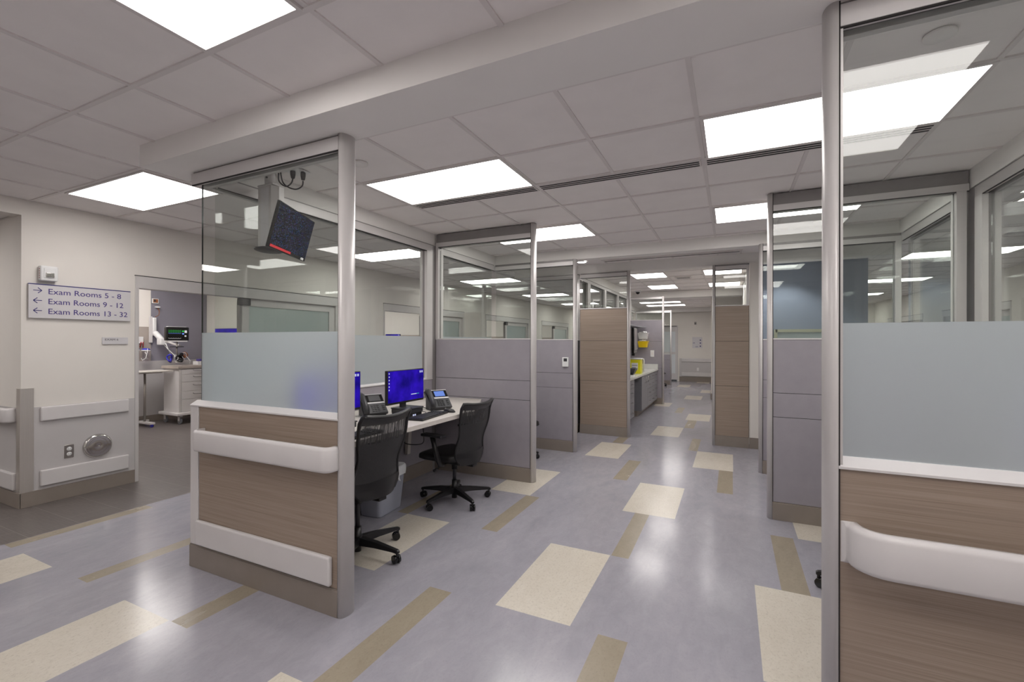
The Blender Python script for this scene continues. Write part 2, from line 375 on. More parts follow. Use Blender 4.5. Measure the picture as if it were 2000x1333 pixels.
for i, (a, b) in enumerate(RD):
    if i: rw.append((4.2, y, 0, 4.35, a, 2.77))
    rw.append((4.2, a, 2.2, 4.35, b, 2.77)); rw.append((4.30, a, 0, 4.35, b, 2.2)); y = b
rw.append((4.2, y, 0, 4.35, 19.9, 2.77))
wall('wall_right', 'off-white wall of the right corridor', rw)
wall('wall_far', 'off-white far wall closing the corridor', [(-5.719, 18.5, 0, -2.62, 18.62, 2.77), (-2.62, 18.5, 2.13, -1.84, 18.62, 2.77), (-1.84, 18.5, 0, 4.2, 18.62, 2.77)],
     extra=[((-1.79, 18.494, .1, -.5, 18.501, .88), 'wainscot')])
wall('wall_middle', 'white wall end beside the right wood panel', [(.236, 7.28, 0, .356, 13.1, 2.6215), (.236, 7.53, 2.6, .356, 13.1, 2.77), (-.48, 13.1, 0, .356, 13.25, 2.77), (-.48, 13.25, 0, -.36, 18.5, 2.77)])
wall('wall_blue', 'blue-grey painted wall seen through the right glass partitions', [(.3565, 8.23, 0, .64, 8.33, 2.77), (1.70, 8.23, 0, 1.79, 8.33, 2.77), (.64, 8.23, 1.66, 1.70, 8.33, 2.77), (.64, 8.23, 0, 1.70, 8.33, 1.2)], 'blue_grey_paint')
w = thing('window_1', 'olive-trimmed internal window low in the blue-grey wall', 'window', (0, 0, 0), kind='structure')
b = MB(); b.box(.62, 8.205, 1.655, 1.72, 8.229, 1.70, 'olive_trim'); b.box(.60, 8.205, 1.15, .645, 8.229, 1.70, 'olive_trim'); b.box(1.695, 8.205, 1.15, 1.74, 8.229, 1.70, 'olive_trim'); b.build('frame', w)
pane('pane', (.641, 8.28, 1.2), (1.699, 8.29, 1.66), 'door_glass', w)

# exam rooms behind the left wall
wall('wall_exam_back', 'grey-violet back wall of the exam rooms', [(-10.0, 1.95, 0, -9.8, 19.9, 2.77)], 'grey_wall_paint',
     extra=[((-9.8, 2.0, 1.765, -9.79, 4.79, 2.77), 'wall_paint'), ((-9.8, 2.0, 1.13, -9.79, 4.79, 1.765), 'tan_band'), ((-9.8, 2.0, .1, -9.785, 5.78, 1.13), 'wainscot')])
for n, (y0, y1) in enumerate([(5.80, 5.92), (9.62, 9.74), (13.45, 13.57), (17.3, 17.42)]):
    wall('wall_exam_%s' % ['one', 'two', 'three', 'four'][n], 'white dividing wall at the end of exam room %s' % ['one', 'two', 'three', 'four'][n], [(-9.79, y0, 0, -5.905, y1, 2.77)],
         extra=[((-9.79, y0 - .006, .1, -5.905, y0 + .001, 1.67), 'tan_band')])
base = MB()
for x0, y0, x1, y1 in [(-5.722, 1.776, -5.708, 2.65), (-5.722, 5.44, -5.708, 6.5), (-5.722, 9.29, -5.708, 10.35), (-5.722, 13.14, -5.708, 14.2), (-5.722, 17, -5.708, 18.49), (-9.8, 1.772, -5.708, 1.784)]:
    base.box(x0, y0, 0, x1, y1, .135, 'base_rubber', .002)
struct(base.build('baseboard_left'), 'taupe rubber base along the left corridor wall', 'baseboard')
b = MB(); b.box(-1.79, 18.482, 0, -.48, 18.495, .19, 'base_rubber'); b.box(-5.7, 18.482, 0, -2.7, 18.495, .15, 'base_rubber')
struct(b.build('baseboard_far'), 'taupe rubber base along the far wall', 'baseboard')
b = MB(); b.box(.228, 7.268, 0, .362, 7.279, .152, 'base_rubber'); b.box(-.492, 13.088, 0, .235, 13.099, .15, 'base_rubber'); b.box(-.492, 13.1, 0, -.481, 18.48, .15, 'base_rubber')
struct(b.build('baseboard_middle'), 'taupe rubber base around the middle wall', 'baseboard')
b = MB(); b.box(-9.79, 2.0, 0, -9.775, 5.78, .117, 'base_rubber'); struct(b.build('baseboard_exam'), 'taupe base along the exam room back wall', 'baseboard')

# ------------------------------------------------------------------ sliding exam room doors (left and right walls)
def slide_door(n, wx, y0, y1, side, opened, label):
    """side=+1: wall faces +x (left wall)"""
    t = thing('door_%d' % n, label, 'door', (wx, y0, 0), kind='structure')
    L = y1 - y0; S = side
    h = MB(); h.box(-.10 * S, .0, 2.065, .012 * S, L, 2.2, 'aluminium', .002); h.box(.0, -.004, 2.195, .014 * S, L + .004, 2.203, 'dark_gap'); h.build('header_track', t)
    j = MB(); j.box(-.17 * S, 0.001, 0, .008 * S, .035, 2.2, 'aluminium', .003); j.box(-.17 * S, L - .055, 0, .008 * S, L - .001, 2.2, 'aluminium', .003); j.build('jamb', t)
    spans = [(L * .43, L - .056)] + ([] if opened else [(.056, L * .43 + .06)])
    for k, (a, b) in enumerate(spans):
        x = (-.03 - .05 * k) * S; x2 = x - .035 * S
        fr = MB()
        fr.box(x, a, .02, x2, a + .10, 2.064, 'aluminium', .002); fr.box(x, b - .10, .02, x2, b, 2.064, 'aluminium', .002)
        fr.box(x, a + .10, 1.965, x2, b - .10, 2.064, 'aluminium', .002); fr.box(x, a + .10, .02, x2, b - .10, .28, 'aluminium', .002); fr.box(x, a + .1, 1.06, x2, b - .1, 1.12, 'aluminium', .002)
        d = fr.build('door_leaf', t)
        pane('pane', (x - .012 * S, a + .10, .28), (x - .02 * S, b - .10, 1.965), 'door_glass', d, 'x')
    if opened:
        hw = MB(); a = L * .43
        hw.box(-.075 * S, a - .04, 0.02, -.02 * S, a - .012, 2.03, 'dark_aluminium', .002); hw.box(-.06 * S, a - .045, 1.97, .005 * S, a + .10, 2.06, 'dark_plastic', .004)
        hw.build('latch_post', t)
    return t
labs = ['sliding glass door of the exam room nearest the camera, half open', 'second sliding glass exam room door along the left wall, half open', 'third sliding glass exam room door along the left wall, half open', 'farthest sliding glass exam room door along the left wall']
for i, (a, b) in enumerate(DOORS): slide_door(i + 1, -5.72, a, b, 1, i < 3 or True, labs[i])
labs = ['nearest sliding glass door on the right corridor wall', 'second sliding glass door on the right corridor wall', 'third sliding glass door on the right corridor wall', 'farthest sliding glass door on the right corridor wall']
for i, (a, b) in enumerate(RD): slide_door(i + 5, 4.2, a, b, -1, False, labs[i])
d = thing('door_9', 'pale framed glass door in the far wall beyond the counter', 'door', (-2.62, 18.5, 0), kind='structure')
b = MB(); b.box(0, -.01, 0, .04, .09, 2.13, 'aluminium'); b.box(.74, -.01, 0, .78, .09, 2.13, 'aluminium'); b.box(.04, -.01, 2.08, .74, .09, 2.13, 'dark_aluminium'); b.build('door_frame', d)
b = MB(); b.box(.04, .02, .06, .12, .06, 2.08, 'rail_vinyl'); b.box(.68, .02, .06, .74, .06, 2.08, 'rail_vinyl'); b.box(.12, .02, .06, .68, .06, .30, 'rail_vinyl'); b.box(.12, .02, 1.03, .68, .06, 1.12, 'rail_vinyl'); b.box(.12, .02, 1.90, .68, .06, 2.08, 'rail_vinyl')
lf = b.build('door_leaf', d); pane('pane', (.12, .035, .30), (.68, .045, 1.90), 'pale_glass', lf)

# ------------------------------------------------------------------ glazed partitions
def halfround(b, cx, cy, r, sgn, z0, z1, m, flat=.008):
    pts = [(cx, cy - r), (cx + sgn * flat, cy - r)]
    for k in range(1, 14): a = -PI / 2 + PI * k / 14; pts.append((cx + sgn * (flat + math.cos(a) * .030), cy + math.sin(a) * r))
    pts += [(cx + sgn * flat, cy + r), (cx, cy + r)]
    b.prism(pts, z0, z1, m, 'z', smooth=True)
def partition(label, origin, rz, L, top, body, glass_z, head, m_body='mauve_laminate', frost=None, cap=None, capz=None, body_x=(0, None), glass_x=(0, None), sill=None,
              posts=(), endpost=None, cat='partition', T=.1, name='glass_partition', group=None, head_x=(0, None), base=True):
    t = thing(name, label, cat, origin, rz, group)
    bx0, bx1 = body_x[0], body_x[1] or L; gx0, gx1 = glass_x[0], glass_x[1] or L; hx0, hx1 = head_x[0], head_x[1] or L
    zs = body                                   # list of seam heights from base to top
    if zs:
        for a, b_ in zip(zs, zs[1:]):
            bx('panel', (bx0 + .004, 0.004, a + .002), (bx1 - .004, T - .004, b_ - .002), m_body, t, .0015)
        bx('core', (bx0, .012, 0), (bx1, T - .012, zs[-1]), 'dark_gap', t)
        if base:
            bb = MB(); bb.box(hx0 if endpost else bx0, -.006, 0, bx1, T + .006, .143, 'base_rubber', .002); bb.box(hx0 if endpost else bx0, -.002, .143, bx1, T + .002, .149, 'base_rubber'); bb.build('baseboard', t)
    if endpost: bx('end_post', (endpost[0], 0, .15), (endpost[1], T, zs[-1]), 'rail_vinyl', t, .003)
    if sill:
        s0 = hx0 if endpost else gx0
        sl = MB(); z = zs[-1] if zs else glass_z[0]
        sl.prism([(-.004, z), (-.004, z + .008), (T / 2 - .008, z + sill), (T / 2 + .008, z + sill), (T + .004, z + .008), (T + .004, z)], s0, L, 'rail_vinyl', 'x'); sl.build('sill', t)
    elif zs:
        bx('sill', (bx0, .0, zs[-1]), (bx1, T, zs[-1] + .012), 'rail_vinyl', t, .001)
    g0, g1 = glass_z
    yc = T / 2
    if frost: pane('frosted_pane', (gx0, yc - .004, frost[0]), (gx1, yc + .004, frost[1]), 'frosted_glass', t); g0 = frost[1]
    bx('glass_pane', (gx0, yc - .004, g0), (gx1, yc + .004, g1), 'clear_glass', t)
    # header: channel, dark reveal and track
    hz0, hz1, hz2 = head
    hb = MB(); hb.box(hx0, .0, hz0, hx1, .03, hz1, 'aluminium', .002); hb.box(hx0, T - .03, hz0, hx1, T, hz1, 'aluminium', .002); hb.box(hx0, .03, hz0 + .02, hx1, T - .03, hz1, 'dark_aluminium')
    hb.box(hx0 + .001, .002, hz0 - .006, hx1 - .001, .01, hz0, 'dark_gap'); hb.build('header', t)
    if hz2 > hz1: 
        tb = MB(); tb.box(hx0 + .005, .012, hz1, hx1, T - .012, hz2, 'dark_aluminium'); tb.build('top_track', t)
    for (a, b_) in posts:
        p = MB(); z0 = zs[-1] + .012 if zs else 0
        if a == 'full': a, b_, z0 = b_[0], b_[1], 0
        p.box(a, -.001, z0, b_, .035, hz0, 'aluminium', .002); p.box(a, T - .035, z0, b_, T + .001, hz0, 'aluminium', .002); p.box(a + .004, .035, z0, b_ - .004, T - .035, hz0, 'dark_aluminium'); p.build('mullion', t)
    if cap:
        for side in cap:
            b = MB(); z1 = capz or top
            if side == 'R': b.box(L - .004, -.001, 0, L + .001, T + .001, z1, 'dark_gap'); halfround(b, L + .001, T / 2, T / 2 + .004, 1, 0, z1, 'aluminium')
            else: b.box(-.001, -.001, 0, .004, T + .001, z1, 'dark_gap'); halfround(b, -.001, T / 2, T / 2 + .004, -1, 0, z1, 'aluminium')
            b.build('end_cap', t)
    return t
def handrail(parent, x0, x1, z0, z1, proj=.085, ret0=True, ret1=True, name='handrail', th=.03, R=.06):
    """rail along local x in front of local y=0, rounded returns"""
    b = MB(); path = []
    def arc(cx, cy, a0, a1):
        for k in range(7): a = a0 + (a1 - a0) * k / 6; path.append((cx + R * math.cos(a), cy + R * math.sin(a)))
    yo = -proj
    if ret0: path.append((x0, 0)); arc(x0 + R, yo + R, PI, 1.5 * PI)
    else: path.append((x0, yo))
    if ret1: arc(x1 - R, yo + R, 1.5 * PI, 2 * PI); path.append((x1, 0))
    else: path.append((x1, yo))
    hz = (z1 - z0) / 2; zc = (z0 + z1) / 2; rings = []
    for i, p in enumerate(path):
        q0 = path[max(i - 1, 0)]; q1 = path[min(i + 1, len(path) - 1)]
        d = Vector((q1[0] - q0[0], q1[1] - q0[1])).normalized(); n = Vector((d.y, -d.x))     # outward
        ring = []
        bev = .018
        for (u, v) in [(0, -hz + bev), (-.005, -hz + .005), (-bev, -hz), (-th, -hz), (-th, hz), (-bev, hz), (-.005, hz - .005), (0, hz - bev)]:
            ring.append((p[0] + n.x * u, p[1] + n.y * u, zc + v))
        rings.append(ring)
    b.rings(rings, 'rail_vinyl'); return b.build(name, parent)
def bumper(parent, x0, x1, z0, z1, proj=.026, name='bumper_rail'):
    return MB().box(x0, -proj, z0, x1, .004, z1, 'rail_vinyl', .012, 3).build(name, parent)

# front left wood and glass screen
HW = (2.545, 2.618, 2.63)
p1 = partition('wood and frosted glass screen with white handrail, left foreground', (-3.285, 1.83, 0), 0, 1.362, 2.63, [.149, 1.068], (1.10, 2.56), HW, 'wood_veneer', (1.085, 1.556), ['R'],
               body_x=(.108, 1.362), glass_x=(.064, 1.362), sill=.034, endpost=(.022, .105), head_x=(.022, None))
# extend base under the end post
handrail(p1, .155, 1.372, .795, .932); bumper(p1, .115, 1.322, .165, .325)
bx('glass_edge', (.0625, .0455, 1.085), (.0640, .0545, 2.56), 'edge_green', p1, 0, 'dark green polished glass edge')
# front right screen
p2 = partition('wood and frosted glass screen with white handrail, right foreground', (.320, 1.83, 0), 0, 1.25, 2.63, [.149, 1.083], (1.10, 2.56), HW, 'wood_veneer', (1.10, 1.565), ['L'], sill=.034)
handrail(p2, .02, 1.235, .775, .912, R=.10, proj=.10, ret1=False); bumper(p2, .03, 1.2, .165, .325)
pt = bx('end_channel', (.0, .004, 1.09), (.012, .096, 2.545), 'aluminium', p2)
# left corridor glazing
RZ = PI / 2
p3 = partition('frosted glass partition running behind the desk beside the left corridor', (-3.14, 1.935, 0), RZ, 2.47, 2.63, [.149, .87, 1.065], (1.085, 2.56), HW, 'mauve_laminate', (1.085, 1.56), None, sill=.02, glass_x=(0.01, 2.33), posts=[(2.36, 2.468)])
p4 = partition('glass partition continuing beside the left corridor behind the first grey panel', (-3.14, 4.575, 0), RZ, 1.38, 2.63, [.149, .87, 1.065], (1.085, 2.56), HW, 'mauve_laminate', (1.085, 1.56), None, sill=.02, glass_x=(.05, 1.37), posts=[(.0, .045)])
RM = -PI / 2
p5 = partition('frosted glass partition beside the right corridor, near bay', (1.575, 4.40, 0), RM, 2.465, 2.63, [.149, .87, 1.065], (1.085, 2.56), HW, 'mauve_laminate', (1.085, 1.56), None, sill=.02, glass_x=(.11, 2.45), posts=[(.0, .108)])
p6 = partition('glass partition beside the right corridor, second bay', (1.575, 5.945, 0), RM, 1.39, 2.63, [.149, .87, 1.065], (1.085, 2.56), HW, 'mauve_laminate', (1.085, 1.56), None, sill=.02, glass_x=(.01, 1.35), posts=[(1.345, 1.389)])
# grey stub panels
s1 = partition('grey laminate and glass partition beside the office chairs, first on the left', (-3.145, 4.47, 0), 0, 1.22, 2.76, [.149, .872, 1.081, 1.524], (1.53, 2.615), (2.612, 2.662, 2.76), cap=['R'], capz=2.765, glass_x=(.035, None), posts=[(-.001, .035)])
s2 = partition('grey laminate and glass partition with a thermostat, second on the left', (-3.145, 5.96, 0), 0, 1.205, 2.62, [.149, .868, 1.072, 1.524], (1.53, 2.56), (2.545, 2.60, 2.629), cap=['R'], capz=2.629, glass_x=(.0, None))
s3 = partition('wood veneer and glass partition left of the corridor', (-2.247, 7.27, 0), 0, .768, 2.615, [.149, .868, 1.52, 2.035], (2.045, 2.56), (2.545, 2.60, 2.6215), 'wood_veneer', cap=['R'], capz=2.6215, glass_x=(.02, None))
s3b = partition('glass screen left of the wood partition, seen through glass', (-3.14, 7.27, 0), 0, .86, 2.615, [.149, .868, 1.524], (1.53, 2.56), (2.545, 2.60, 2.6215), posts=[(.0, .04), (.82, .86)], glass_x=(.04, .82))
s4 = partition('grey laminate and glass partition at the end of the supply counter', (-2.28, 11.5, 0), 0, .775, 2.615, [.149, .868, 1.515, 2.03], (2.04, 2.56), (2.545, 2.59, 2.60), cap=['R'], capz=2.605, glass_x=(.02, None), posts=[(-.001, .03)])
s5 = partition('narrow grey and glass partition beyond the supply counter, seen far off', (-3.13, 16.9, 0), 0, 1.19, 2.6, [.149, .868, 1.06], (1.07, 2.56), (2.54, 2.60, 2.625), cap=['R'], capz=2.625, posts=[(-.001, .03)], glass_x=(.03, None))
s5b = partition('glass partition of the far bay beside the left corridor', (-3.14, 12.42, 0), RZ, 4.4, 2.6, [.149, .868, 1.06], (1.07, 2.56), (2.54, 2.60, 2.629), posts=[(0, .05), (1.5, 1.56), (3.0, 3.06)])
p7 = partition('glass partition behind the supply counter', (-2.30, 7.385, 0), RZ, 4.11, 2.615, [.149, .868, 1.524], (1.53, 2.56), (2.545, 2.595, 2.614), posts=[(.52, .70), (1.72, 1.86), (2.85, 3.0), (3.95, 4.10)])
r1 = partition('grey laminate and glass partition, first behind the right foreground screen', (.315, 4.45, 0), 0, 1.25, 2.76, [.149, .867, 1.071, 1.522], (1.53, 2.615), (2.612, 2.664, 2.76), cap=['L'], capz=2.765, glass_x=(.0, 1.18), posts=[(1.178, 1.235)])
r2 = partition('narrow grey laminate and glass partition, second on the right', (.322, 5.95, 0), 0, 1.25, 2.62, [.149, .867, 1.071, 1.524], (1.53, 2.56), (2.545, 2.60, 2.629), cap=['L'], capz=2.629, glass_x=(0, 1.2), posts=[(1.2, 1.249)])
r3 = partition('wood veneer and glass partition right of the corridor', (-.215, 7.27, 0), 0, .44, 2.615, [.149, .868, 1.513, 2.02], (2.03, 2.56), (2.545, 2.60, 2.6215), 'wood_veneer', cap=['L'], capz=2.6215, posts=[(.405, .44)], glass_x=(0, .41))
# corner posts where the partitions meet
def cpost(x0, y0, x1, y1, lab, z1=2.629):
    b = MB(); b.box(x0, y0, 0, x1, y1, z1, 'dark_aluminium', .004); tag(b.build('corner_post'), lab, 'post')
cpost(-3.243, 4.412, -3.15, 4.57, 'slim metal corner post behind the desk at the first grey panel')
cpost(1.58, 4.405, 1.673, 4.55, 'slim metal corner post behind the right foreground screen')

# ------------------------------------------------------------------ ceiling lights
def clight(x0, y0, x1, y1, label, z=ZC, grp='ceiling light panels'):
    t = thing('ceiling_light', label, 'ceiling light', ((x0 + x1) / 2, (y0 + y1) / 2, 0), 0, grp)
    a, b = (x1 - x0) / 2, (y1 - y0) / 2
    m = MB(); w = .018; 
    for q in [(-a - w, -b - w, a + w, -b), (-a - w, b, a + w, b + w), (-a - w, -b, -a, b), (a, -b, a + w, b)]: m.box(q[0], q[1], z - .006, q[2], q[3], z + .007, 'grid_metal')
    m.build('frame', t)
    bx('diffuser', (-a, -b, z - .003), (a, b, z + .0065), 'light_diffuser', t)
clight(-2.641, 2.80, -1.446, 3.385, 'bright ceiling light nearest the camera in the left bay')
clight(-.142, 2.80, 1.063, 3.39, 'large bright ceiling light partly behind the right foreground glass')
clight(-2.649, 4.71, -1.452, 5.295, 'ceiling light above the first grey partition in the left bay')
clight(-.140, 4.71, 1.066, 5.30, 'ceiling light above the first grey partition in the right bay')
clight(-2.045, .0, -1.488, 1.205, 'ceiling light cut off by the top left edge of the picture')
clight(.36, .0, .972, 1.18, 'ceiling light in front of the right screen, seen only as a reflection')
clight(-2.045, -3.1, -1.488, -1.9, 'ceiling light behind the camera on the left')
clight(.36, -3.1, .972, -1.9, 'ceiling light behind the camera on the right')
clight(2.8, -.3, 3.4, .9, 'ceiling light in the near right corridor')
N = ['nearest', 'second', 'third', 'fourth', 'fifth', 'farthest']
for k in range(6):
    y = [1.88, 4.99, 8.12, 11.26, 14.38, 17.4][k]
    clight(-5.11, y, -3.95, y + .555, '%s ceiling light along the left corridor' % N[k])
    y = [1.95, 5.05, 8.23, 11.40, 14.53, 17.4][k]
    clight(2.29, y, 3.49, y + .56, '%s ceiling light along the right corridor' % N[k])
clight(-1.705, 8.66, -1.125, 9.29, 'nearer square ceiling light on the left above the supply counter')
clight(-1.705, 10.60, -1.125, 11.30, 'farther square ceiling light on the left above the supply counter')
clight(-.444, 8.67, .16, 9.30, 'nearer square ceiling light above the right wood partition')
clight(-.442, 10.64, .16, 11.29, 'farther square ceiling light above the right wood partition')
clight(-2.65, 14.9, -1.44, 15.36, 'nearer ceiling light of the far bay')
clight(-2.65, 16.2, -1.42, 16.72, 'farther ceiling light of the far bay')
for k, (x, y) in enumerate([(-7.9, 3.6), (-7.9, 7.6), (-7.9, 11.4), (-7.9, 15.3)]):
    clight(x - .6, y - .6, x + .6, y + .6, 'unseen ceiling light added to light the %s exam room' % ['first', 'second', 'third', 'fourth'][k], grp='added exam room lights')  # unseen panels, added and sized to light the room interiors
clight(-7.6, -.9, -7.0, .3, 'unseen ceiling light added to brighten the side alcove', z=2.632)  # added fill for the alcove, fixture itself out of view
clight(-6.7, .35, -6.1, .95, 'small unseen ceiling light added to brighten the alcove close to the corner', z=2.632)  # second added panel, lifts the dark alcove wall
clight(-5.11, -1.24, -3.95, -.69, 'unseen ceiling light added beside the alcove, in front of the left corridor')  # added out of view where the front zone lacked light, at corridor spacing
for k, y in enumerate([3.6, 7.6, 11.4, 15.3]): clight(-9.4, y - .3, -8.8, y + .9, 'unseen rear ceiling light added to brighten the %s exam room' % ['first', 'second', 'third', 'fourth'][k], grp='added exam room lights')  # second unseen panel per room, added because the rooms were too dark
clight(.9, 9.6, 1.5, 10.8, 'ceiling light behind the blue-grey wall')
clight(1.0, 7.0, 1.5, 7.5, 'small ceiling light in front of the blue-grey wall') if False else None

# slot air diffusers, each a 4 ft unit
def slot(x0, x1, y0, y1, lab, n=3):
    t = thing('slot_diffuser', lab, 'air diffuser', ((x0 + x1) / 2, (y0 + y1) / 2, 0), 0, 'linear slot air diffusers')
    a = (x1 - x0) / 2; d = (y1 - y0) / 2
    m = MB(); m.box(-a, -d, 2.759, a, d, 2.7700, 'grid_metal'); m.build('frame', t)
    s = MB(); w = 2 * d / (n * 2 + 1)
    for k in range(n): yy = -d + w * (2 * k + 1); s.box(-a + .01, yy, 2.7575, a - .01, yy + w, 2.7585, 'slot_dark')
    s.build('slots', t)
slot(-2.645, -1.445, 3.415, 3.54, 'slot air diffuser beside the nearest left bay ceiling light')
slot(-1.415, -.195, 3.415, 3.54, 'slot air diffuser in the middle of the bay ceiling')
slot(-.165, 1.065, 3.415, 3.54, 'slot air diffuser beside the large right ceiling light')
slot(-1.80, .11, 7.04, 7.13, 'long dark slot air diffuser above the wood partitions', 1)
slot(-1.73, -.44, 11.80, 11.88, 'thin slot air diffuser at the far end of the supply counter bay', 1)
slot(-.43, .2, 11.80, 11.88, 'short thin slot air diffuser above the right wood partition', 1)
# sprinkler covers, downlight, camera dome
for (x, y, lab) in [(-2.38, 2.46, 'flat white sprinkler cover beside the left foreground column'), (.77, 2.45, 'flat white sprinkler cover seen through the right foreground glass'), (.83, 5.70, 'flat white sprinkler cover beyond the first right partition')]:
    o = MB().lathe([(.001, 0), (.052, 0), (.055, .003), (.055, .012), (.001, .012)], 'ceiling_paint', (0, 0, 0)).build('sprinkler_cover'); o.location = (x, y, 2.755); tag(o, lab, 'sprinkler cover', 'sprinkler covers')
for x_, y_, lab in ((-2.13, 6.98, 'round recessed downlight in the ceiling left of the long slot diffuser'), (.72, 7.75, 'round recessed downlight close to the blue-grey wall')):
    t = thing('downlight', lab, 'ceiling light', (x_, y_, 2.755))
    MB().lathe([(.070, 0), (.088, 0), (.09, .008), (.070, .008)], 'ceiling_paint', n=32, caps=False).build('trim_ring', t)
    MB().lathe([(.0005, .001), (.070, .001), (.070, .006), (.0005, .006)], 'light_diffuser').build('lamp', t)
    sp = bpy.data.lights.new('downlight_beam', 'SPOT'); sp.energy = 60; sp.spot_size = 2.0; sp.spot_blend = .5; sp.shadow_soft_size = .06; sp.color = (1, .97, .95)
    so = bpy.data.objects.new('downlight_beam', sp); COL.objects.link(so); so.parent = t; so.location = (0, 0, -.004)
t = thing('security_camera', 'small dark dome camera on the ceiling beyond the left wood partition', 'camera', (-2.10, 11.6, 2.77))
MB().lathe([(.001, -.03), (.07, -.03), (.075, 0), (.001, 0)], 'white_plastic').build('housing', t)
MB().lathe([(.001, -.085), (.025, -.078), (.045, -.055), (.05, -.03)], 'gloss_black').build('dome', t)
t = thing('air_grille', 'small ceiling air grille between the far square lights', 'air grille', (-.85, 9.55, 2.766))
MB().box(-.15, -.15, -.008, .15, .15, .003, 'grid_metal', .002).build('frame', t); b = MB()
for k in range(6): b.box(-.12, -.12 + k * .042, -.0095, .12, -.10 + k * .042, -.0085, 'dark_aluminium')
b.build('slats', t)

# ------------------------------------------------------------------ left wall fittings (local x -> +y world, front -> +x)
def wallobj(name, label, cat, y, z=0, x=-5.716, group=None): 
    t = thing(name, label, cat, (x, y, z), RZ, group); return t
t = wallobj('handrail', 'flat white guard rail on the left wall between corner guard and exam door, upper', 'handrail', 0, group='wall guard rails'); MB().box(1.908, -.028, .762, 2.59, .002, .893, 'rail_vinyl', .012, 3).build('rail', t)
t = wallobj('bumper_rail', 'lower white bumper rail under the round cover and outlet on the left wall', 'bumper rail', 0, group='wall guard rails'); MB().box(1.908, -.028, .165, 2.59, .002, .312, 'rail_vinyl', .012, 3).build('rail', t)
t = thing('handrail', 'white handrail with rounded end at the far left edge, around the corner', 'handrail', (0, 1.782, 0), 0, 'wall guard rails'); handrail(t, -9.0, -5.79, .765, .897, ret0=False, name='rail')
t = thing('bumper_rail', 'lower white bumper rail at the far left edge, around the corner', 'bumper rail', (0, 1.782, 0), 0, 'wall guard rails'); bumper(t, -9.0, -5.80, .155, .308, name='rail')
g = MB(); g.prism([(-5.79, 1.778), (-5.712, 1.778), (-5.7095, 1.781), (-5.7095, 1.868), (-5.714, 1.868), (-5.714, 1.784), (-5.79, 1.784)], .136, 1.07, 'guard_steel')
tag(g.build('corner_guard'), 'brushed steel corner guard on the left wall corner', 'corner guard')
t = wallobj('fire_strobe', 'white fire alarm strobe above the wayfinding sign', 'alarm', 1.955, 2.12)
MB().box(-.062, -.055, -.07, .062, 0, .07, 'white_plastic', .014, 3).build('housing', t); MB().box(-.040, -.060, -.045, .040, -.054, .045, 'white_plastic', .003).build('face_plate', t)
MB().box(-.028, -.068, -.036, .030, -.059, .006, 'chrome', .004).build('lens', t, 'clear faceted flash lens')
b = MB()
for k in range(5): b.box(-.0635, -.040, -.045 + k * .02, -.0615, -.028, -.038 + k * .02, 'red_plastic')
b.build('side_marking', t)
t = wallobj('wayfinding_sign', 'silver wayfinding sign listing exam rooms with arrows', 'sign', 1.826, 1.708)
MB().box(0, -.022, 0, .772, -.004, .305, 'sign_silver', .001).build('plate', t); MB().box(0, -.023, .305, .772, -.003, .313, 'navy_ink').build('top_band', t)
MB().box(.03, -.004, .03, .74, 0, .28, 'dark_gap').build('spacer', t)
RX = Matrix.Rotation(PI / 2, 4, 'X')
for k, (s, z, d, wd) in enumerate([('Exam Rooms 5 - 8', .213, 1, .563), ('Exam Rooms 9 - 12', .121, -1, .582), ('Exam Rooms 13 - 32', .029, -1, .618)]):
    text_mesh('lettering', s, .072, 'violet_ink', t, Matrix.Translation((.127, -.0225, z + .012)) @ RX, width=wd)
    a = MB(); zc = z + .04; x0, x1 = .030, .088
    tip = x1 if d > 0 else x0
    a.box(x0, -.0235, zc - .003, x1, -.0222, zc + .003, 'navy_ink')
    for s2 in (1, -1):
        a.prism([(tip, zc - .0035 * s2), (tip, zc + .0035 * s2), (tip - d * .026, zc + .027 * s2), (tip - d * .029, zc + .022 * s2)], -.0235, -.0222, 'navy_ink', 'y')
    a.build('arrow', t)
t = wallobj('room_sign', 'small grey room name plate beside the exam door', 'sign', 2.365, 1.467)
MB().box(0, -.010, 0, .218, 0, .070, 'sign_silver', .001).build('plate', t); text_mesh('lettering', 'EXAM 6', .028, 'grey_ink', t, Matrix.Translation((.02, -.0104, .038)) @ RX, 1.2)
t = wallobj('wall_outlet', 'steel electrical outlet on the left wall lower panel', 'outlet', 2.115, .443)
MB().box(-.035, -.006, -.063, .035, 0, .063, 'steel_plate', .003).build('cover_plate', t); b = MB()
for dz in (-.024, .024): b.lathe([(.001, -.0085), (.019, -.0085), (.019, -.005), (.001, -.005)], 'white_plastic', (0, 0, dz), 'y')
b.build('receptacle', t); b = MB()
for dz in (-.024, .024):
    for dx in (-.007, .006): b.box(dx, -.0092, dz, dx + .002, -.0086, dz + .010, 'black_plastic')
b.build('slots', t)
t = wallobj('round_wall_cover', 'round polished steel access cover on the left wall', 'wall cover', 2.333, .452)
MB().lathe([(.118, 0), (.119, -.006), (.108, -.022), (.095, -.026), (.082, -.015), (.078, -.017), (.074, -.015), (.001, -.032)], 'chrome', axis='y', n=48).build('rim', t)
MB().lathe([(.001, -.036), (.006, -.036), (.007, -.030)], 'steel_plate', axis='y', n=16).build('screw', t)

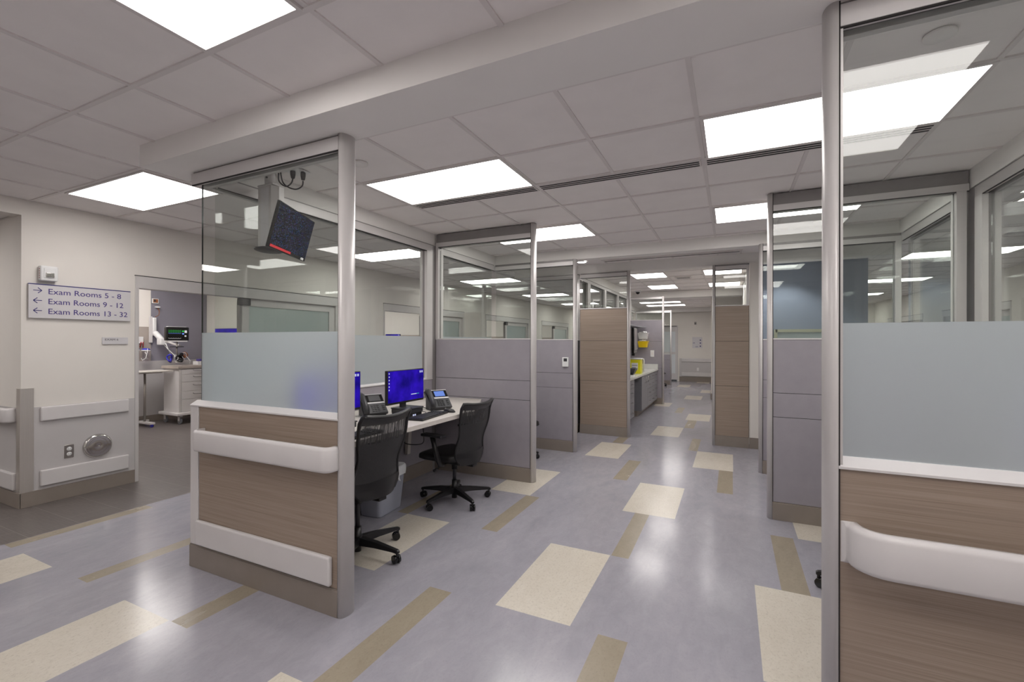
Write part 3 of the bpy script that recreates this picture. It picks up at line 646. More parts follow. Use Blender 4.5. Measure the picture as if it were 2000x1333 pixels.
# far wall fittings
t = thing('handrail', 'upper white guard rail on the far wall', 'handrail', (0, 18.494, 0), 0, 'wall guard rails'); MB().box(-1.70, -.03, .75, -.52, .002, .885, 'rail_vinyl', .012).build('rail', t)
t = thing('bumper_rail', 'lower white guard rail on the far wall', 'bumper rail', (0, 18.494, 0), 0, 'wall guard rails'); MB().box(-1.70, -.03, .21, -.52, .002, .35, 'rail_vinyl', .012).build('rail', t)
t = thing('directory_sign', 'pale blue-grey square directory sign on the far wall', 'sign', (-1.328, 18.499, 1.273))
MB().box(0, -.014, 0, .348, 0, .414, 'sign_silver').build('plate', t); b = MB()
for z in (.30, .19, .075): b.lathe([(.001, -.016), (.022, -.016), (.022, -.0141), (.001, -.0141)], 'navy_ink', (.28, 0, z), 'y')
b.box(.02, -.016, .185, .09, -.0141, .20, 'navy_ink'); b.box(.11, -.016, .045, .20, -.0141, .058, 'navy_ink'); b.build('symbols', t)
t = thing('wall_sensor', 'small grey sensor plate high on the far wall', 'sensor', (-1.26, 18.499, 2.16)); MB().box(0, -.02, 0, .072, 0, .10, 'dark_aluminium', .002).build('plate', t); MB().box(.015, -.022, .02, .057, -.02, .04, 'dark_gap').build('slot', t)
t = thing('wall_outlet', 'white electrical outlet on the far wall', 'outlet', (-1.17, 18.493, .42)); MB().box(0, -.006, 0, .07, 0, .115, 'white_plastic', .003).build('cover_plate', t); MB().box(.02, -.008, .02, .05, -.006, .095, 'grid_metal').build('receptacle', t)
t = thing('thermostat', 'white thermostat with small dark display on the second grey partition', 'thermostat', (-2.09, 5.9635, 1.16))
MB().box(0, -.020, 0, .088, 0, .128, 'white_plastic', .004).build('housing', t); MB().box(.022, -.022, .072, .070, -.019, .115, 'dark_plastic', .001).build('display', t)

# ------------------------------------------------------------------ desk and what stands on it
DZ = .858
def desk(label, poly, leg_spots, group):
    t = thing('desk', label, 'desk', (0, 0, 0), 0, group)
    b = MB(); b.prism(poly, DZ - .034, DZ, 'desk_laminate'); b.build('desktop', t)
    for k, (x, y, s) in enumerate(leg_spots):
        g = MB(); g.prism([(x, .30), (x + .03 * s, .30), (x + .05 * s, .60), (x + .30 * s, DZ - .07), (x + .30 * s, DZ - .036), (x, DZ - .036)], y, y + .05, 'desk_laminate', 'y'); g.build('bracket', t)
    return t
desk('long grey laminate wall desk with monitors and phones in the left bay', [(-3.135, 1.935), (-2.172, 1.935), (-2.168, 3.56), (-2.12, 3.66), (-2.52, 4.465), (-3.135, 4.465)], [(-3.13, 3.90, 1), (-3.13, 2.1, 1)], 'desks')
desk('grey laminate wall desk behind the right foreground screen', [(1.57, 1.935), (1.18, 1.935), (1.18, 3.9), (1.22, 4.395), (1.57, 4.395)], [(1.565, 3.1, -1)], 'desks')

def monitor(loc, rz, label, w=.485, h=.285, z0=.115, group='desk monitors'):
    """screen faces local -y"""
    t = thing('computer_monitor', label, 'monitor', loc, rz, group)
    MB().box(-w / 2, 0, z0, w / 2, .03, z0 + h, 'black_plastic', .004).build('bezel', t)
    s = MB().box(-w / 2 + .006, -.0015, z0 + .018, w / 2 - .006, .001, z0 + h - .007, 'desktop_blue').build('screen', t)
    ic = MB()
    for k in range(6): ic.box(-w / 2 + .012, -.0028, z0 + h - .03 - k * .027, -w / 2 + .021, -.0016, z0 + h - .018 - k * .027, 'icon_white')
    for k in range(2): ic.box(w / 2 - .062 + k * .026, -.0028, z0 + h - .036, w / 2 - .046 + k * .026, -.0016, z0 + h - .018, 'icon_white')
    ic.box(.06, -.0028, z0 + .062, .135, -.0016, z0 + .069, 'icon_white'); ic.box(.137, -.0028, z0 + .062, .17, -.0016, z0 + .069, 'icon_teal'); ic.build('desktop_icons', s)
    MB().box(-.032, .03, .075, .032, .052, z0 + .12, 'dark_plastic', .003).build('neck', t)
    MB().box(-.10, -.10, .068, .11, .09, .078, 'dark_plastic', .003).build('stand_plate', t)
    b = MB(); b.box(-.09, -.09, .0, .095, .085, .034, 'black_plastic', .003); b.box(-.095, -.095, .034, .105, .085, .067, 'dark_plastic', .003); c_ = b.build('mini_computer', t)
    u = MB(); u.box(-.03, -.0925, .008, -.014, -.0902, .022, 'icon_white'); u.box(-.006, -.0925, .008, .010, -.0902, .022, 'icon_white'); u.build('ports', c_)
    return t
monitor((-2.53, 3.17, DZ), RZ, 'desk monitor with blue screen between the two desk phones')
monitor((-2.50, 2.352, DZ), RZ, 'desk monitor with blue screen half hidden by the foreground column', z0=.135)
monitor((1.32, 2.75, DZ), RM, 'desk monitor with blue screen behind the frosted right screen')
def keyboard(loc, rz, label):
    t = thing('keyboard', label, 'keyboard', loc, rz)
    MB().box(-.225, -.075, 0, .225, .075, .016, 'black_plastic', .004).build('case', t)
    k = MB()
    for r_ in range(6):
        for cidx in range(22):
            x = -.213 + cidx * .0194; y = -.066 + r_ * .0222
            if cidx in (15, 18) : continue
            k.box(x, y, .016, x + .0165, y + .0185, .021, 'dark_plastic')
    k.build('keys', t); return t
keyboard((-2.335, 3.215, DZ), RZ + .12, 'black keyboard in front of the blue-screen monitor on the left desk')
keyboard((-2.285, 2.30, DZ), RZ, 'black keyboard in front of the monitor nearest the foreground column')
b = MB(); r_ = []
for k, (x, w, h) in enumerate([(-.056, .008, .008), (-.05, .02, .018), (-.025, .029, .032), (.01, .031, .036), (.04, .027, .026), (.056, .012, .008)]):
    r_.append([(x, w * math.cos(a), .001 + h * max(0, math.sin(a))) for a in [2 * PI * j / 14 for j in range(14)]])
t = thing('computer_mouse', 'black computer mouse beside the keyboard on the left desk', 'mouse', (-2.31, 3.50, DZ), .3); b.rings(r_, 'black_plastic').build('shell', t); MB().cyl((-.035, -.003, .034), (-.035, .003, .034), .006, 'chrome', n=12).build('wheel', t)
def phone(loc, rz, label, lit):
    """faces local -y, handset on local -x side"""
    t = thing('desk_phone', label, 'phone', loc, rz, 'desk phones')
    tilt = Matrix.Rotation(-math.radians(38), 4, 'X')
    A = Matrix.Translation((0, .0, .088)) @ Matrix.Rotation(math.radians(42), 4, 'X')
    b = MB(); b.box(-.11, -.10, -.012, .11, .115, .012, 'dark_plastic', .006); b.xf(A); body = b.build('body', t)
    b = MB(); b.prism([(-.06, 0), (.085, 0), (.085, .12), (.06, .13), (-.055, .025)], -.09, .10, 'dark_plastic', 'x'); b.build('foot', t)
    b = MB(); b.box(-.045, .025, .0125, .105, .105, .0145, 'gloss_black', .002); b.xf(A); b.build('display_bezel', body)
    b = MB(); b.box(-.022, .035, .015, .080, .098, .0158, 'phone_screen' if lit else 'dark_plastic'); b.xf(A); b.build('display', body)
    b = MB(); b.box(-.045, .008, .0125, .107, .024, .0150, 'sign_silver', .001); b.box(-.112, .112, -.012, .112, .118, .013, 'sign_silver', .001); b.xf(A); b.build('silver_trim', body)
    b = MB()
    for i in range(4):
        for j in range(3): b.box(-.025 + j * .025, -.080 + i * .02, .0125, -.008 + j * .025, -.068 + i * .02, .0155, 'black_plastic')
    for i in range(3): b.box(.070, -.070 + i * .022, .0125, .09, -.056 + i * .022, .0155, 'black_plastic')
    b.xf(A); b.build('keypad', body)
    b = MB(); b.tube([(-.085, -.105, .022), (-.085, -.07, .042), (-.085, .0, .052), (-.085, .075, .042), (-.085, .112, .022)], [.022, .026, .021, .026, .022], 'dark_plastic', 12); b.xf(A); b.build('handset', t)
    return t
phone((-2.50, 3.60, DZ), RZ - .55, 'desk phone with lit blue display at the corner of the left desk', True)
phone((-2.80, 3.05, DZ), RZ - .45, 'desk phone with dark display between the two left monitors', False)
def cable(name, pts, label, r=.0028, cat='cable'):
    cv = []; P = [Vector(p) for p in pts]
    for i in range(len(P) - 1):
        p0, p1, p2, p3 = P[max(i - 1, 0)], P[i], P[i + 1], P[min(i + 2, len(P) - 1)]
        for k in range(6):
            s = k / 6; cv.append(.5 * ((2 * p1) + (p2 - p0) * s + (2 * p0 - 5 * p1 + 4 * p2 - p3) * s * s + (3 * p1 - p0 - 3 * p2 + p3) * s ** 3))
    cv.append(P[-1]); return tag(MB().tube(cv, r, 'black_plastic', 6).build(name), label, cat)
z = DZ + .003
cable('cable', [(-2.60, 3.25, z), (-2.66, 3.36, z + .05), (-2.70, 3.42, z), (-2.62, 3.47, z), (-2.66, 3.53, z + .02), (-2.58, 3.58, z)], 'thin black cable looping from phone to monitor on the desk')
cable('cable', [(-2.44, 3.29, z), (-2.48, 3.38, z + .004), (-2.58, 3.42, z), (-2.68, 3.5, z)], 'keyboard cable curling behind the keyboard on the desk')
cable('cable', [(-3.10, 3.72, .52), (-3.02, 3.80, .44), (-2.95, 3.95, .42), (-3.0, 4.05, .48), (-3.05, 4.08, .60), (-3.08, 4.0, .70)], 'bundle of black cable hanging under the left desk', .005)
cable('cable', [(-3.10, 3.2, .46), (-3.02, 3.4, .40), (-3.0, 3.62, .41), (-3.06, 3.78, .48)], 'black cable sagging along the wall under the left desk', .005)
t = thing('power_strip', 'dark power box under the left desk', 'power strip', (-3.09, 4.00, .60)); MB().box(-.04, -.07, 0, .05, .07, .14, 'dark_plastic', .01).build('box', t); MB().cyl((-.0, -.04, .14), (.0, -.04, .16), .012, 'black_plastic').build('plug', t)
t = thing('wall_outlet', 'white outlet plate on the grey panel under the left desk', 'outlet', (-3.135, 3.80, .47)); MB().box(-.001, -.035, -.06, .006, .035, .06, 'white_plastic', .002).build('cover_plate', t); MB().box(.006, -.015, -.03, .009, .015, .03, 'grid_metal').build('receptacle', t)
t = thing('wall_shelf', 'small white shelf bracket under the left desk', 'bracket', (-3.13, 3.33, .36)); MB().box(0, -.05, 0, .10, .05, .012, 'white_plastic', .002).build('plate', t); MB().box(0, -.05, -.04, .012, .05, 0, 'white_plastic').build('lip', t)

# waste bin with liner
t = thing('waste_bin', 'grey waste bin with white liner under the left desk', 'waste bin', (-2.80, 3.16, 0), .1)
def rrect(a, b, r, z, n=5):
    pts = []
    for cx, cy, a0 in ((a - r, b - r, 0), (-a + r, b - r, PI / 2), (-a + r, -b + r, PI), (a - r, -b + r, 1.5 * PI)):
        for k in range(n + 1): an = a0 + PI / 2 * k / n; pts.append((cx + r * math.cos(an), cy + r * math.sin(an), z))
    return pts
b = MB(); b.rings([rrect(.10, .16, .03, 0), rrect(.105, .165, .035, .01), rrect(.135, .195, .04, .37), rrect(.138, .198, .04, .375), rrect(.130, .190, .04, .37), rrect(.10, .16, .03, .02)], 'bin_plastic'); b.build('bucket', t)
b = MB(); rr = []
for zz, ex in ((.30, .006), (.33, .009), (.37, .008), (.385, .003), (.375, -.012), (.34, -.02)):
    R_ = rrect(.135 + ex, .195 + ex, .04, zz); rr.append([(x + random.uniform(-.003, .003), y + random.uniform(-.003, .003), z + random.uniform(-.008, .008)) for x, y, z in R_])
b.rings(rr, 'clear_bag', caps=False); b.tube([(.14, .0, .34), (.165, .01, .32), (.16, .03, .29), (.175, .035, .27)], [.012, .014, .01, .004], 'clear_bag', 8); b.build('liner', t, 'crumpled white plastic liner')

# ------------------------------------------------------------------ office chairs (seated person faces local +x... back at local -x)
def make_chair(label, loc, rz, dz=0.0, star=.203):
    t = thing('office_chair', label, 'chair', loc, rz, 'black office chairs')
    # star base
    b = MB(); b.lathe([(.001, .085), (.038, .085), (.042, .11), (.034, .135), (.001, .135)], 'black_plastic', n=20)
    for k in range(5):
        a = 2 * PI * k / 5 + star; ca, sa = math.cos(a), math.sin(a); rr = []
        for (r_, w, z0, z1) in ((.025, .026, .080, .132), (.16, .021, .083, .122), (.305, .016, .078, .100), (.34, .015, .072, .094), (.35, .010, .074, .088)):
            rr.append([(ca * r_ - sa * q, sa * r_ + ca * q, zz) for q, zz in ((-w, z0), (w, z0), (w * .8, z1), (-w * .8, z1))])
        b.rings(rr, 'black_plastic', smooth=False)
    b.build('star_base', t)
    for k in range(5):
        a = 2 * PI * k / 5 + star; x, y = .335 * math.cos(a), .335 * math.sin(a); ph = a + 1.1
        d = Vector((math.cos(ph), math.sin(ph), 0)); c_ = Vector((x, y, .029)) + Vector((-d.y, d.x, 0)) * .012
        b = MB()
        for s in (-1, 1): b.tube([c_ + d * (.007 * s), c_ + d * (.024 * s)], [.029, .027], 'gloss_black', 20)
        b.cyl(c_ - d * .008, c_ + d * .008, .024, 'black_plastic'); b.cyl((x, y, .040), (x, y, .075), .009, 'black_plastic', n=10)
        b.build('caster', t)
    b = MB(); b.cyl((0, 0, .03), (0, 0, .20), .025, 'black_plastic'); b.cyl((0, 0, .20), (0, 0, .40 + dz), .016, 'dark_plastic'); b.cyl((0, 0, .30 + dz), (0, 0, .40 + dz), .028, 'black_plastic'); b.build('gas_lift', t)
    b = MB(); b.box(-.13, -.08, .36 + dz, .10, .08, .405 + dz, 'black_plastic', .008); b.tube([(.02, .07, .37 + dz), (.02, .17, .365 + dz), (.03, .235, .345 + dz)], [.005, .005, .006], 'black_plastic', 8); b.tube([(.03, .225, .35 + dz), (.035, .26, .335 + dz)], [.008, .012], 'black_plastic', 8)
    b.box(-.235, -.035, .355 + dz, -.12, .035, .38 + dz, 'black_plastic', .006); b.build('tilt_mechanism', t)
    # seat cushion
    b = MB(); rr = []
    for x, w, zt, zb in ((-.175, .13, .455, .425), (-.16, .18, .472, .412), (-.08, .215, .480, .400), (.04, .23, .486, .398), (.18, .23, .484, .398), (.255, .21, .468, .402), (.29, .16, .440, .410)):
        ring = []
        for j in range(20):
            a = 2 * PI * j / 20; cx = math.copysign(abs(math.cos(a)) ** .45, math.cos(a)); sz = math.copysign(abs(math.sin(a)) ** .5, math.sin(a))
            ring.append((x, w * cx, dz + (zt + zb) / 2 + (zt - zb) / 2 * sz))
        rr.append(ring)
    b.rings(rr, 'leather'); b.build('seat', t)
    # curved mesh backrest
    def bp(u, v):      # u -1..1 across, v 0..1 up
        z = .385 + .56 * v + dz; wv = .215 + .045 * math.sin(PI * min(1, v * .9 + .1)) - .012 * math.cos(PI * v) + (.018 * (v - .75) * 4 if v > .75 else 0)
        wv -= .045 * math.exp(-((v - .45) / .2) ** 2); wv -= .05 * max(0, (.12 - v) / .12)
        x = -.245 + .035 * math.exp(-((v - .28) / .22) ** 2) - .05 * v + .0 - (.035 * ((v - .85) / .15) ** 2 if v > .85 else 0)
        x += .055 * u * u * (1 - .2 * v)
        zz = z + .022 * u * u * (1 if v > .8 else 0) * ((v - .8) / .2 if v > .8 else 0)
        return Vector((x, u * wv * .92, zz))
    NU, NV = 12, 16
    def sheet(v0, v1, m, off=0.0, nm='x', th=.004):
        b = MB(); k = b.mi(m)
        P = [[bp(-1 + 2 * i / NU, v0 + (v1 - v0) * j / NV) for i in range(NU + 1)] for j in range(NV + 1)]
        for s in (0, 1):
            V = [[b.bm.verts.new(p + Vector((off - th * s, 0, 0))) for p in row] for row in P]
            for j in range(NV):
                for i in range(NU):
                    f = b.bm.faces.new([V[j][i], V[j][i + 1], V[j + 1][i + 1], V[j + 1][i]]); f.smooth = True; f.material_index = k
            if 'mesh' in m: break
        return b
    bk = sheet(.19, .68, 'mesh_fabric').build('backrest', t, 'black mesh back')
    sheet(.68, .90, 'open_mesh').build('open_mesh_band', bk, 'see-through upper mesh band')
    sheet(.0, .20, 'black_plastic', .0, th=.010).build('lower_back_panel', t)
    sheet(.895, .985, 'black_plastic', .002, th=.010).build('top_band', t)
    pts = [bp(-1, .02 + .96 * k / 14) for k in range(15)] + [bp(-1 + 2 * k / 12, .985) for k in range(1, 12)] + [bp(1, .98 - .96 * k / 14) for k in range(15)]
    MB().tube(pts, [.009] * 13 + [.012] * 15 + [.009] * 13, 'black_plastic', 10, 1.3).build('back_frame', t)
    b = MB(); b.tube([(-.12, 0, .38 + dz), (-.17, 0, .385 + dz), (-.205, 0, .42 + dz)], [.022, .022, .014], 'black_plastic', 10, 1.6); b.build('back_support', t)
    for s in (-1, 1):
        b = MB(); b.tube([(-.03, s * .20, .385 + dz), (-.03, s * .255, .395 + dz), (-.02, s * .27, .45 + dz), (.01, s * .275, .55 + dz), (.04, s * .275, .645 + dz)], [.016, .02, .024, .021, .022], 'black_plastic', 10); a_ = b.build('armrest', t)
        MB().box(-.09, s * .275 - .04, .647 + dz, .145, s * .275 + .04, .672 + dz, 'dark_plastic', .009, 3).build('arm_pad', a_)
    return t
ch2 = make_chair('black mesh office chair tucked under the left desk beside the grey partition', (-2.355, 3.66, 0), PI - .08)
ch1 = make_chair('black mesh office chair right behind the left foreground column', (-2.365, 2.43, 0), PI - .03, .065, math.radians(3 + 72 * 3) - (PI - .03))
dup(ch2, (-2.57, 5.42, 0), -.203, 'office chair almost hidden behind the first grey partition, one caster showing', 'black office chairs')
dup(ch2, (.82, 3.34, 0), PI - .244, 'office chair almost hidden behind the right foreground column, one caster showing', 'black office chairs')
dup(ch2, (-2.33, 16.24, 0), -.203, 'office chair in the far bay beside the narrow far partition, caster showing', 'black office chairs')

# ------------------------------------------------------------------ hanging display
t = thing('display_mount', 'grey ceiling post mount holding the hanging display behind the left glass', 'mount', (-2.975, 2.20, 0), 0)
b = MB(); b.cyl((0, 0, 2.60), (0, 0, 2.771), .036, 'aluminium', n=28); b.build('pole', t)
b = MB()
for z_ in (2.66, 2.70): b.cyl((.01, -.0395, z_), (.01, -.030, z_), .007, 'black_plastic', n=10)
b.build('bolt', t)
b = MB(); b.prism([(-.075, -.04), (.06, -.04), (.08, .01), (.08, .05), (-.075, .05)], 2.165, 2.60, 'aluminium'); b.box(-.078, -.044, 2.60, .083, .053, 2.612, 'aluminium', .002); b.build('housing', t)
b = MB(); b.box(-.045, -.0412, 2.18, .040, -.0395, 2.585, 'sign_silver'); b.build('cover_strip', t)
b = MB(); b.lathe([(.001, 2.135), (.07, 2.138), (.10, 2.148), (.105, 2.158), (.08, 2.165), (.001, 2.165)], 'dark_plastic', n=32); b.build('base_disc', t)
b = MB(); b.tube([(.07, .02, 2.275), (.10, .02, 2.27), (.13, .02, 2.265)], .016, 'black_plastic', 10); b.box(.118, -.015, 2.225, .135, .055, 2.305, 'black_plastic', .003); b.build('arm', t)
# display plane measured from the photograph
TL = Vector((-2.636, 2.022, 2.416)); U = Vector((-.227, .468, -.007)); V = Vector((.071, .031, .302)); Wd, Hd = U.length, V.length
u_ = U.normalized(); v_ = (V - u_ * V.dot(u_)).normalized(); n_ = u_.cross(v_)
if n_.x < 0: n_ = -n_
cen = TL + U * .5 - V * .5
def frame(): 
    xx = u_; zz = v_; yy = -n_          # screen faces local -y
    m_ = Matrix((( xx.x, yy.x, zz.x, cen.x), (xx.y, yy.y, zz.y, cen.y), (xx.z, yy.z, zz.z, cen.z), (0, 0, 0, 1))); return m_
t = thing('hanging_display', 'tilted black patient tracking display hanging from the ceiling post', 'display', (0, 0, 0)); t.matrix_world = frame()
MB().box(-Wd / 2, .0, -Hd / 2, Wd / 2, .022, Hd / 2, 'black_plastic', .003).build('bezel', t)
MB().box(-.09, .022, -.06, .09, .034, .06, 'black_plastic', .005).build('rear_housing', t)
s = MB().box(-Wd / 2 + .006, -.0015, -Hd / 2 + .022, Wd / 2 - .006, .001, Hd / 2 - .007, 'tracking_screen').build('screen', t)
MB().box(-Wd / 2 + .010, -.003, -Hd / 2 + .008, -Wd / 2 + .285, -.0012, -Hd / 2 + .024, 'alert_red').build('status_bar', s, 'red status bar')
MB().box(Wd / 2 - .075, -.003, -Hd / 2 + .003, Wd / 2 - .035, -.0003, -Hd / 2 + .020, 'white_plastic').build('sticker', t, 'small white sticker')
cable('cable', [(-2.94, 2.24, 2.73), (-2.95, 2.25, 2.66), (-2.93, 2.29, 2.63), (-2.91, 2.32, 2.66), (-2.905, 2.33, 2.70)], 'black power cable looping beside the display mount, left plug', .005)
cable('cable', [(-2.94, 2.25, 2.75), (-2.94, 2.28, 2.65), (-2.90, 2.34, 2.62), (-2.87, 2.38, 2.65), (-2.865, 2.385, 2.69)], 'black power cable looping beside the display mount, right plug', .005)
for (x, y, l) in [(-2.905, 2.33, 'left black plug in the ceiling beside the display mount'), (-2.865, 2.385, 'right black plug in the ceiling beside the display mount')]:
    o = MB().lathe([(.001, 0), (.012, .002), (.018, .03), (.018, .055), (.001, .06)], 'black_plastic', n=12).build('power_plug'); o.location = (x, y, 2.695); tag(o, l, 'plug', 'ceiling power plugs')
o = bx('ceiling_outlet', (-2.98, 2.28, 2.756), (-2.84, 2.43, 2.7615), 'white_plastic', bev=.002); tag(o, 'white ceiling outlet plate with two black plugs behind the left glass', 'outlet')

# ------------------------------------------------------------------ supply counter bay
CX0, CX1 = -2.25, -1.62
t = thing('countertop', 'pale stone countertop with end splash along the left of the corridor', 'countertop', (0, 0, 0))
MB().box(CX0, 7.40, .815, -1.595, 11.495, .852, 'counter_stone', .003).build('top', t)
b = MB(); b.box(CX0 + .02, 11.478, .852, -1.60, 11.495, .965, 'counter_stone', .002); b.box(CX0, 7.40, .852, CX0 + .02, 11.495, .965, 'counter_stone', .002); b.build('backsplash', t)
def cabinet(y0, y1, kind, label, nh=4):
    t = thing('base_cabinet', label, 'cabinet', (0, 0, 0), 0, 'grey base cabinets')
    MB().box(CX0 + .01, y0 + .001, .11, CX1 - .022, y1 - .001, .813, 'cabinet_laminate').build('body', t)
    MB().box(CX0 + .01, y0 + .001, 0, CX1 - .09, y1 - .001, .11, 'base_rubber').build('toe_kick', t)
    if kind == 'drawers':
        z_ = .80; hh = [.14, .17, .18, .19] if nh == 4 else [.17] * nh
        for h_ in hh:
            d = MB().box(CX1 - .021, y0 + .003, z_ - h_ + .003, CX1, y1 - .003, z_ - .002, 'cabinet_laminate', .0015).build('drawer', t)
            yc = (y0 + y1) / 2; MB().tube([(CX1, yc - .05, z_ - h_ / 2), (CX1 + .025, yc - .045, z_ - h_ / 2), (CX1 + .025, yc + .045, z_ - h_ / 2), (CX1, yc + .05, z_ - h_ / 2)], .005, 'chrome', 8).build('handle', d); z_ -= h_
    else:
        d = MB().box(CX1 - .021, y0 + .003, .115, CX1, y1 - .003, .80, 'cabinet_laminate', .0015).build('door', t)
        yc = y1 - .06; MB().tube([(CX1, yc, .78), (CX1 + .03, yc, .77), (CX1 + .03, yc, .66), (CX1, yc, .65)], .006, 'chrome', 8).build('handle', d)
    return t
cabinet(7.40, 8.05, 'drawers', 'grey drawer cabinet hidden just behind the left wood partition')
cabinet(8.05, 8.62, 'drawers', 'grey drawer cabinet left of the dark knee space')
cabinet(9.40, 9.80, 'door', 'grey base cabinet with tall door right of the knee space')
cabinet(9.80, 10.10, 'door', 'narrow grey base cabinet with door handle beside the drawers')
cabinet(10.10, 10.56, 'drawers', 'first of the three grey drawer cabinets at the far counter end')
cabinet(10.56, 11.02, 'drawers', 'middle of the three grey drawer cabinets at the far counter end')
cabinet(11.02, 11.49, 'drawers', 'last of the three grey drawer cabinets at the far counter end')
tag(bx('knee_space_panel', (CX0 + .01, 8.622, .0), (CX0 + .03, 9.398, .813), 'dark_gap'), 'dark back panel inside the counter knee space', 'panel')
t = thing('floor_computer', 'small grey computer box on the floor of the knee space', 'computer', (-1.95, 9.16, 0)); MB().box(-.2, -.09, 0, .16, .09, .26, 'cabinet_laminate', .006).build('case', t); MB().box(.16, -.08, .02, .164, .08, .24, 'dark_plastic').build('front_panel', t)
# open wall shelf
t = thing('wall_shelf_unit', 'grey open wall shelf unit above the supply counter', 'shelf', (0, 0, 0)); b = MB()
b.box(CX0, 8.6, 1.84, -1.88, 11.47, 1.87, 'cabinet_laminate'); b.box(CX0, 8.6, 1.34, -1.92, 10.6, 1.365, 'cabinet_laminate'); b.box(CX0, 8.6, 1.34, CX0 + .015, 10.6, 1.87, 'cabinet_laminate')
b.build('carcass', t)
for y_ in (8.6, 9.6, 10.58): bx('divider', (CX0 + .01, y_, 1.366), (-1.92, y_ + .02, 1.839), 'cabinet_laminate', t)
bx('shelf', (CX0 + .015, 9.62, 1.58), (-1.93, 10.58, 1.60), 'cabinet_laminate', t)
t = thing('dispenser', 'dark grey upright dispenser hung below the wall shelf by the left wood partition', 'dispenser', (-1.815, 9.50, 1.27)); MB().box(-.06, -.13, .06, .06, .13, .50, 'dark_aluminium', .01).build('housing', t); MB().box(.0, -.15, .0, .05, .15, .52, 'gloss_black', .01).build('back_cover', t); MB().box(-.02, -.04, -.05, .04, .04, .02, 'black_plastic', .006).build('nozzle', t)
def basket(loc, m, label):
    t = thing('hanging_basket', label, 'basket', loc, 0, 'hanging supply baskets'); b = MB()
    def rr_(a, b_, z): return rrect(a, b_, .015, z, 3)
    b.rings([rr_(.09, .09, 0), rr_(.115, .115, .14), rr_(.125, .125, .14), (rr_(.125, .125, .15)), rr_(.112, .112, .15), rr_(.088, .088, .006)], m, smooth=False); b.build('tub', t)
    b = MB()
    for k in range(9):
        b.lathe([(.001, -.03), (.022, -.02), (.03, 0), (.022, .02), (.001, .028)], 'white_plastic', (random.uniform(-.07, .07), random.uniform(-.07, .07), .14 + random.uniform(0, .03)), n=8)
    o = b.build('contents', t, 'heap of small white packets'); o['kind'] = 'stuff'; MB().box(-.05, .10, .02, .05, .127, .16, 'dark_plastic').build('hook', t); return t
basket((-1.93, 11.375, 1.57), 'white_plastic', 'white supply basket on the partition above the yellow one')
basket((-1.93, 11.375, 1.37), 'yellow_plastic', 'yellow supply basket on the partition below the white one')
t = thing('light_switch', 'white switch plate on the grey partition above the counter', 'switch', (-1.735, 11.503, 1.14)); MB().box(-.045, -.008, 0, .045, 0, .16, 'white_plastic', .003).build('cover_plate', t); MB().box(-.018, -.011, .05, .018, -.008, .11, 'grid_metal', .001).build('rocker', t)
t = thing('sharps_container', 'bright yellow sharps container with white lid on the counter', 'container', (-1.775, 9.62, .8525))
MB().box(-.11, -.12, 0, .11, .12, .29, 'bright_yellow_plastic', .008).build('body', t); MB().box(-.12, -.13, .29, .12, .13, .315, 'white_plastic', .008).build('lid', t)
MB().box(-.07, -.1215, .08, .06, -.1195, .22, 'white_plastic').build('front_label', t); b = MB(); b.box(-.06, -.123, .165, .05, -.1216, .175, 'grey_ink'); b.box(-.06, -.123, .12, .02, -.1216, .128, 'navy_ink'); b.build('print', t)
b = MB(); b.tube([(.115, .06, .29), (.14, .07, .30), (.15, .07, .25), (.135, .07, .03)], [.008, .012, .013, .014], 'white_plastic', 8); b.build('handle', t)
t = thing('tray', 'dark trapezoid tray in front of the yellow sharps container', 'tray', (-1.765, 9.08, .8525)); MB().rings([rrect(.06, .08, .01, .03), rrect(.10, .13, .01, .13), rrect(.09, .12, .01, .13), rrect(.055, .075, .01, .04)], 'dark_plastic').build('bowl', t); MB().box(-.04, -.05, 0, .04, .05, .03, 'black_plastic').build('foot', t)
t = thing('paper_stack', 'white sheets of paper on the near part of the counter', 'paper', (-1.76, 8.80, .8525), .1); MB().box(-.11, -.15, 0, .11, .15, .006, 'white_plastic').build('sheets', t); MB().box(-.10, -.145, .006, .11, .14, .010, 'white_plastic').build('top_sheet', t)

# ------------------------------------------------------------------ exam room behind the first door
t = thing('supply_cart', 'grey wheeled drawer cart inside the near exam room', 'cart', (-9.20, 5.20, 0))
MB().box(-.24, -.37, .21, .24, .37, 1.0, 'rail_vinyl', .006).build('body', t)
MB().box(-.27, -.40, 1.0, .27, .40, 1.05, 'tan_band', .006).build('top', t); MB().box(-.30, -.43, .155, .30, .43, .21, 'rail_vinyl', .012).build('bumper_base', t)
bx('side_trim', (.236, -.376, .21), (.256, -.34, 1.0), 'aluminium', t)
for k, (z0, z1) in enumerate([(.895, .985), (.76, .89), (.59, .755), (.445, .585), (.215, .44)]):
    d = MB().box(.241, -.335, z0, .256, .36, z1, 'rail_vinyl', .002).build('drawer', t); zc = (z0 + z1) / 2 + .02
    MB().tube([(.256, -.14, zc + .01), (.282, -.13, zc), (.285, .05, zc - .012), (.282, .20, zc), (.256, .21, zc + .01)], .007, 'dark_aluminium', 8).build('handle', d)
for sx in (-1, 1):
    for sy in (-1, 1):
        b = MB(); x, y = sx * .22, sy * .34; b.cyl((x, y - .015, .055), (x, y + .015, .055), .055, 'rubber_wheel'); b.cyl((x, y - .02, .055), (x, y + .02, .055), .02, 'steel_plate'); b.box(x - .02, y - .028, .06, x + .03, y - .02, .155, 'rail_vinyl'); b.box(x - .03, y - .028, .13, x + .03, y + .028, .155, 'rail_vinyl'); b.build('caster', t)
t = thing('vital_signs_monitor', 'black patient monitor with coloured traces above the drawer cart', 'monitor', (-9.0, 4.83, 1.36), RZ)
MB().box(-.19, 0, .15, .19, .07, .39, 'black_plastic', .012).build('housing', t); s = MB().box(-.165, -.003, .175, .165, .001, .37, 'gloss_black').build('screen', t)
